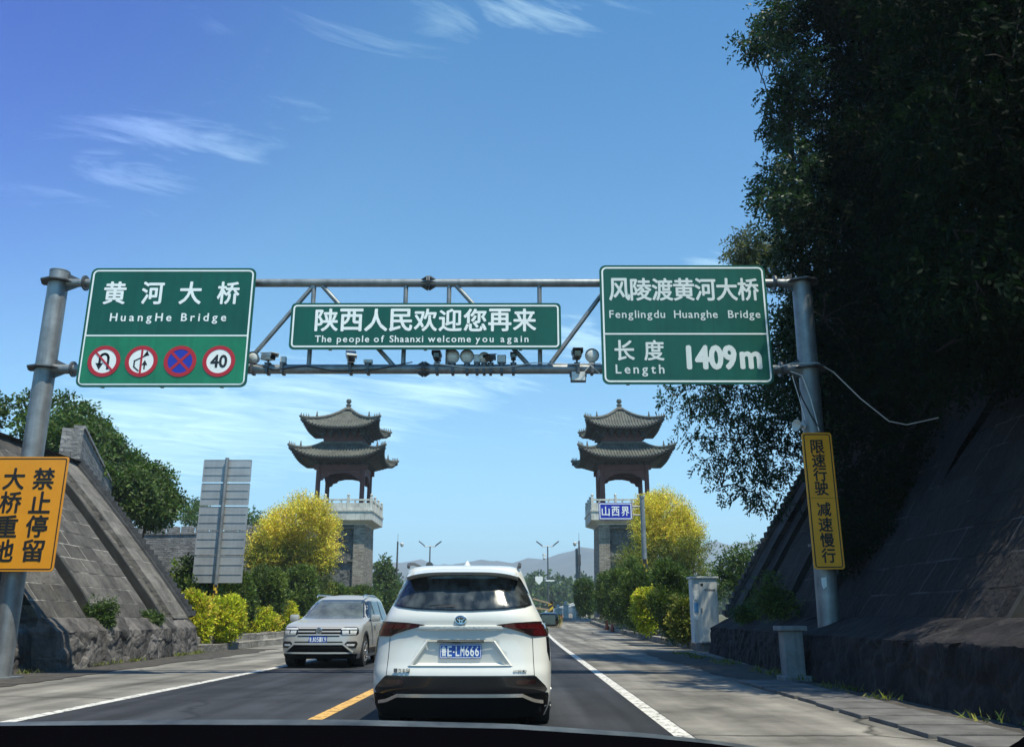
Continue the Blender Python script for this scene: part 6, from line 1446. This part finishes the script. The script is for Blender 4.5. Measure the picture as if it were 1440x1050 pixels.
mb = MB(); rframe(mb, -.216, .741, .216, .874, .01, .005, yp-.0012, .002)
write(mb, '鲁', -.205, .755, -.15, .862, yp-.0005, .03, .002); write(mb, 'E', -.140, .757, -.092, .860, yp-.0005, .02, .002); disc(mb, -.072, .80, .009, yp-.0022, .002, 12)
for i, ch in enumerate('LM666'): write(mb, ch, -.052+i*.0515, .757, -.052+i*.0515+.042, .860, yp-.0005, .018, .002)
oV('lettering', mb, M_sheet, pl)
mb = MB()
for x in (-.13, .13): mb.cyl((x, yp-.006, .752), (x, yp, .752), .01, n=10)
oV('plate_screw', mb, M_chrome, pl)
ye = RZ(0, 1.125)[1]-.012; mb = MB()
def ell(cx, cz, a, b, wd): 
    mb.tube([(cx+a*math.cos(2*PI*k/28), ye, cz+b*math.sin(2*PI*k/28)) for k in range(29)], wd, 8)
ell(0, 1.126, .058, .041, .0085); ell(0, 1.1395, .037, .0165, .0065); ell(0, 1.126, .0155, .035, .0065); oV('emblem', mb, M_chrome, smooth=True)
mb = MB(); disc(mb, 0, 1.126, .05, ye+.008, .006, 28); mb.v[-1][:, 2] = 1.126+(mb.v[-1][:, 2]-1.126)*.72; oV('emblem_backing', mb, M_gloss)
mb = MB()
for i, ch in enumerate('SIENNA'):
    x = -.285+i*.104; wd = .072 if ch != 'I' else .018
    y = RZ(x+.03, 1.044)[1]; write(mb, ch, x, 1.031, x+wd, 1.059, y-.0225, .04, .0025)
oV('raised_name', mb, mat('satin_silver', (0.46, 0.46, 0.44), 0.35, metal=0.3))
mb = MB(); 
for s_, xa, st, wd, za, zb2 in (('一汽丰田', -.70, .045, .038, .598, .636), ('HYBRID', .565, .0235, .019, .602, .621)):
    for i, ch in enumerate(s_): write(mb, ch, xa+i*st, za, xa+i*st+wd, zb2, RZ(xa+i*st+wd*(1 if xa < 0 else 0), .612)[1]-.006, .02, .008)
oV('badge', mb, M_galvd)
# lower edge of the tailgate and the crease under the lamps
mb = MB(); patch(mb, RZ, [(.560, -.79, .79), (.566, -.79, .79)], .002, 30, 1, .02); oV('panel_seam', mb, M_under)
mb = MB()
mb.grid(lambda i, j: (lambda x: RZ(x, 1.072-.055*j, .001+.022*math.sin(min(1, j*6)*PI/2)*(1-j**8)*(1-(abs(x)/.5)**6)))((i*2-1)*.5), 30, 8)
oV('garnish', mb, M_pw, smooth=True, normals=False)
mb = MB(); mb.lathe([(.05, 0), (.045, .02), (.012, .075), (.004, .08)], (-.01, 1.35, 1.745), 12); mb.v[-1][:, 1] = 1.35+(mb.v[-1][:, 1]-1.35)*2.2; oV('antenna', mb, M_pw, smooth=True)
# cabin seen through the rear glass
mb = MB(); mb.box((0, 2.4, .9), (1.5, 3.6, .06))
oV('cabin_floor', mb, M_cabin)
for y in (1.25, 2.4, 3.2):
    for x in (-.4, .4): mb = MB(); mb.rbox((x, y, 1.05), (.5, .16, .5), .06); mb.rbox((x, y, 1.40), (.26, .1, .16), .04); oV('seat_back', mb, M_seat, smooth=True)
# ================= silver oncoming car
SX, SYF = P(457, 900, 21.2).x-.03, 21.1
S_ = thing('suv', 'silver oncoming car with a blue front plate in the opposite lane', 'suv', (SX+.03, SYF+4.8, 0), PI-0.03); S_.scale = (.965, .98, .985)
hw2 = spl([.20, .34, .55, .80, .95, 1.05, 1.12, 1.25, 1.45, 1.62, 1.70, 1.75, 1.765], [.92, .965, .985, .985, .975, .955, .925, .87, .80, .735, .66, .50, .3])
yf2 = spl([.20, .34, .5, .7, .88, .98, 1.06, 1.12, 1.18, 1.4, 1.62, 1.72, 1.765], [4.78, 4.86, 4.90, 4.88, 4.83, 4.70, 4.30, 3.72, 3.45, 3.05, 2.55, 2.2, 1.9])
yr2 = spl([.20, .6, 1.0, 1.3, 1.6, 1.72, 1.765], [.12, .03, .0, .10, .3, .42, .7]); dr2 = spl([.2, 1.765], [.45, .45]); df2 = spl([.2, .9, 1.02, 1.1, 1.2, 1.765], [.55, .55, .55, .55, .5, .45])
cs = Car(hw2, yr2, yf2, dr2, df2, 3, 2.9)
zs = np.unique(np.concatenate([np.linspace(.22, .6, 8), np.linspace(.6, 1.2, 22), np.linspace(1.2, 1.765, 18)]))
oS = lambda nm, mb, m, p=S_, **k: obj(nm, mb, m, p, world=False, **k)
wr2, w1, w2 = .365, .98, 3.93; cuts = []
for y in (w1, w2):
    for s in (-1, 1): cuts.append(MB().cyl((s*.66, y, wr2), (s*1.2, y, wr2), .43, n=40))
oS('body', cut(cs.body(zs, 16).mesh('body'), cuts), M_sil, smooth=True)
for y in (w1, w2):
    for s in (-1, 1):
        mb = MB(); mb.cyl((s*.62, y, wr2), (s*.70, y, wr2), .45, n=32); oS('wheel_well', mb, M_under); wheel(S_, s*.855, y, wr2, .25, s)
        mb = MB()
        for k in range(24):     # dark arch trim
            a0, a1 = R(-8+196*k/24), R(-8+196*(k+1)/24)
            q = lambda a, r: cs.side(y+r*math.cos(a), wr2+r*math.sin(a), s, .008)
            mb.prism([q(a0, .425), q(a1, .425), q(a1, .49), q(a0, .49)], (-s*.03, 0, 0))
        oS('arch_trim', mb, M_black)
mb = MB(); mb.rbox((0, 2.45, .30), (1.72, 4.4, .16), .03); oS('underbody', mb, M_under)
FZ = cs.front
# windscreen frame slightly proud, glass, cabin
mb = MB(); patch(mb, FZ, [(1.135, -.80, .80), (1.2, -.785, .785), (1.4, -.71, .71), (1.60, -.62, .62), (1.63, -.57, .57)], .004, 24, 4); oS('windscreen_frame', mb, M_gloss, smooth=True)
mb = MB(); patch(mb, FZ, [(1.155, -.765, .765), (1.2, -.755, .755), (1.4, -.68, .68), (1.595, -.59, .59)], .008, 24, 4, .002); oS('windscreen', mb, mat('windscreen_reflecting', (0.085, 0.10, 0.095), 0.16, spec=0.6, var=0.55, vscale=2.2), smooth=True)
for s in (-1, 1):
    mb = MB(); patch(mb, lambda y, z, o, s=s: cs.side(y, z, s, o), [(1.12, .55, 3.35), (1.3, .6, 3.1), (1.5, .7, 2.75), (1.60, .85, 2.55)], .005, 30, 3); oS('side_window', mb, M_gloss, smooth=True)
    for yc in (1.35, 2.35):
        mb = MB(); patch(mb, lambda y, z, o, s=s: cs.side(y, z, s, o), [(1.11, yc-.05, yc+.05), (1.61, yc-.05, yc+.05)], .009, 2, 4); oS('door_pillar', mb, M_black)
    mb = MB(); patch(mb, lambda y, z, o, s=s: cs.side(y, z, s, o), [(1.085, .5, 3.5), (1.105, .5, 3.5)], .008, 20, 1); oS('chrome_trim', mb, M_chrome)
    for yc in (1.85, 2.75):
        mb = MB(); q = cs.side(yc, .98, s, .03); mb.rbox(q, (.04, .2, .035), .012); oS('door_handle', mb, M_chrome)
    for yc in (1.42, 2.38, 3.38):
        mb = MB(); patch(mb, lambda y, z, o, s=s: cs.side(y, z, s, o), [(.45, yc, yc+.008), (1.1, yc, yc+.008)], .002, 1, 4, .01); oS('panel_seam', mb, M_under)
    mb = MB(); patch(mb, lambda y, z, o, s=s: cs.side(y, z, s, o), [(.30, 1.45, 3.45), (.44, 1.45, 3.45)], .012, 14, 2); oS('sill_trim', mb, M_black)
    mb = MB(); mb.rbox((s*1.08, 3.22, 1.16), (.24, .14, .17), .05); mr_ = oS('wing_mirror', mb, M_sil, smooth=True); mb = MB(); mb.box((s*.97, 3.25, 1.10), (.18, .05, .05)); oS('mirror_arm', mb, M_black, mr_)
    mb = MB(); mb.tube([(s*.63, 2.75, 1.70), (s*.635, 2.6, 1.745), (s*.62, 1.2, 1.755), (s*.6, .7, 1.72)], .02, 8); oS('roof_rail', mb, M_chrome, smooth=True)
    def fx(x, z, o, s=s): return FZ(s*x, z, o)
    mb = MB(); patch(mb, fx, [(.765, .56, .90), (.80, .54, .935), (.88, .50, .93), (.935, .52, .90), (.955, .62, .86)], .012, 14, 3, .05); hl = oS('headlight', mb, M_gloss, smooth=True)
    mb = MB(); patch(mb, fx, [(.895, .53, .90), (.935, .54, .88)], .018, 12, 1, .01); patch(mb, fx, [(.80, .58, .73), (.87, .56, .72)], .018, 6, 2, .01); patch(mb, fx, [(.80, .76, .89), (.87, .75, .90)], .018, 6, 2, .01); patch(mb, fx, [(.770, .58, .88), (.785, .57, .89)], .018, 10, 1, .01); oS('lens', mb, M_lamp, hl, smooth=True)
    mb = MB(); patch(mb, fx, [(.47, .66, .90), (.56, .64, .93), (.62, .70, .90)], .010, 8, 2, .03); fg = oS('fog_lamp', mb, M_black, smooth=True); mb = MB(); patch(mb, fx, [(.515, .70, .86), (.56, .69, .88)], .016, 6, 1, .01); oS('lens', mb, M_lamp, fg, smooth=True)
mb = MB(); patch(mb, FZ, [(.735, -.50, .50), (.80, -.54, .54), (.90, -.52, .52), (.945, -.50, .50)], .008, 30, 3); gr_ = oS('grille', mb, M_under, smooth=True)
mb = MB()
for z, x in ((.925, .52), (.848, .525), (.772, .52)): patch(mb, FZ, [(z-.013, -x, x), (z+.013, -x, x)], .022, 24, 1, .02)
oS('grille_bar', mb, mat('satin_silver', (0.46, 0.46, 0.44), 0.35, metal=0.3), gr_, smooth=True)
ye = FZ(0, .855)[1]+.045; mb = MB(); mb.lathe([(.086, 0), (.086, .015), (.076, .02), (.072, .006), (.01, .006)], (0, ye-.02, .852), 28, axis=(0, 1, 0))
for pts in (((-.045, .06), (-.018, -.05), (0, .0), (.018, -.05), (.045, .06)), ((-.02, .065), (0, .015), (.02, .065))):
    for (a, b), (c, d) in zip(pts[:-1], pts[1:]): mb.cyl((-a, ye, .852+b), (-c, ye, .852+d), .008, n=6)
oS('emblem', mb, M_chrome, gr_, smooth=True)
mb = MB(); patch(mb, FZ, [(.30, -.80, .80), (.36, -.86, .86), (.48, -.70, .70), (.62, -.58, .58)], .008, 30, 3); patch(mb, FZ, [(.22, -.88, .88), (.33, -.92, .92)], .007, 30, 2); oS('lower_grille', mb, M_under, smooth=True)
mb = MB()
for (a, b), (c, d) in (((-.84, .37), (-.60, .565)), ((-.60, .565), (.60, .565)), ((.60, .565), (.84, .37)), ((-.84, .355), (.84, .355))):
    n = 14
    for k in range(n):
        f0, f1 = k/n, (k+1)/n; p0 = Vector(FZ(a+(c-a)*f0, b+(d-b)*f0, .025)); p1 = Vector(FZ(a+(c-a)*f1, b+(d-b)*f1, .025)); h = Vector((0, 0, .024 if b != d or b > .4 else .018)); mb.prism([p0-h, p1-h, p1+h, p0+h], (0, -.03, 0))
oS('skid_trim', mb, mat('satin_silver', (0.46, 0.46, 0.44), 0.35, metal=0.3))
yp = FZ(0, .66)[1]+.03; mb = MB(); mb.rbox((0, yp, .665), (.44, .012, .14), .004); pl = oS('number_plate', mb, M_plate)
mb = MB(); 
for i, ch in enumerate('鲁J051K9'): write(mb, ch, -.205+i*.06, .612, -.205+i*.06+.048, .718, 0, .02, .002)
for q in mb.v: q[:, 0] *= -1; q[:, 1] = yp+.007-q[:, 1]
oS('lettering', mb, M_sheet, pl)
# ================= our own car: dash top and bonnet edge along the bottom
D = thing('car_dashboard', 'black dashboard top and windscreen base of the car the photo is taken from', 'dashboard', (0, .62, .9))
M_dash = mat('dash_vinyl', (0.0018, 0.0018, 0.0026), 0.95, bump=0.15, bscale=150, spec=.0)
def zrow(px, py, Y): return P(px, py, Y).z
DX = [-.62, -.45, -.2, 0.0, .15, .28, .36, .42]
def dash_z(x, Y, drop=0):
    px = 720+x*1240/Y; py = np.interp(px, [-60, 0, 250, 500, 720, 900, 990, 1100, 1300, 1390, 1440, 1520], [1018, 1020, 1018, 1019, 1024, 1036, 1045, 1061, 1080, 1050, 1012, 960]); return P(720, py, Y).z-drop
mb = MB(); mb.grid(lambda i, j: (-.62+1.24*i, .62-.35*j, dash_z(-.62+1.24*i, .62)-.22*j*j-.02*j), 120, 8)
mb.grid(lambda i, j: (-.62+1.24*i, .62+.04*j, dash_z(-.62+1.24*i, .62)-.12*j), 120, 2)
obj('dash_top', mb, M_dash, D, smooth=True)
M_cowl = mat('cowl_panel', (0.06, 0.066, 0.064), 0.45, var=0.75, vscale=12, stretch=(1, 1, 1))
def cow(i, j):
    Y = .98; x = -1.0+1.9*i; px = 720+x*1240/Y
    py = np.interp(px, [-300, 0, 250, 500, 720, 900, 990, 1100, 1300], [1013, 1015, 1011, 1011, 1017, 1030, 1040, 1056, 1084]); return (x, Y-.10*j, P(720, py, Y).z-.03*j*j-.012*j+(.004*math.sin(x*40)*j))
mb = MB(); mb.grid(cow, 70, 5); mb.grid(lambda i, j: (cow(i, 0)[0], .98+.03*j, cow(i, 0)[2]-.15*j), 70, 2); obj('cowl_strip', mb, M_cowl, D, smooth=True)
# ------------------------------------------------------------------ haze
hm = bpy.data.materials.new('haze_air'); hm.use_nodes = True; N = hm.node_tree.nodes; L = hm.node_tree.links
for n in list(N):
    if n.type == 'BSDF_PRINCIPLED': N.remove(n)
vp = N.new('ShaderNodeVolumePrincipled'); vp.inputs['Color'].default_value = (0.72, 0.87, 1.0, 1); vp.inputs['Density'].default_value = 0.00036; vp.inputs['Anisotropy'].default_value = 0.0
L.new(vp.outputs[0], N['Material Output'].inputs['Volume'])
mb = MB(); mb.box((0, 2390, 160), (9200, 4980, 342)); o = obj('haze', mb, hm); o['kind'] = 'stuff'; tag(o, 'thin blue summer haze over the valley and hills', 'haze')
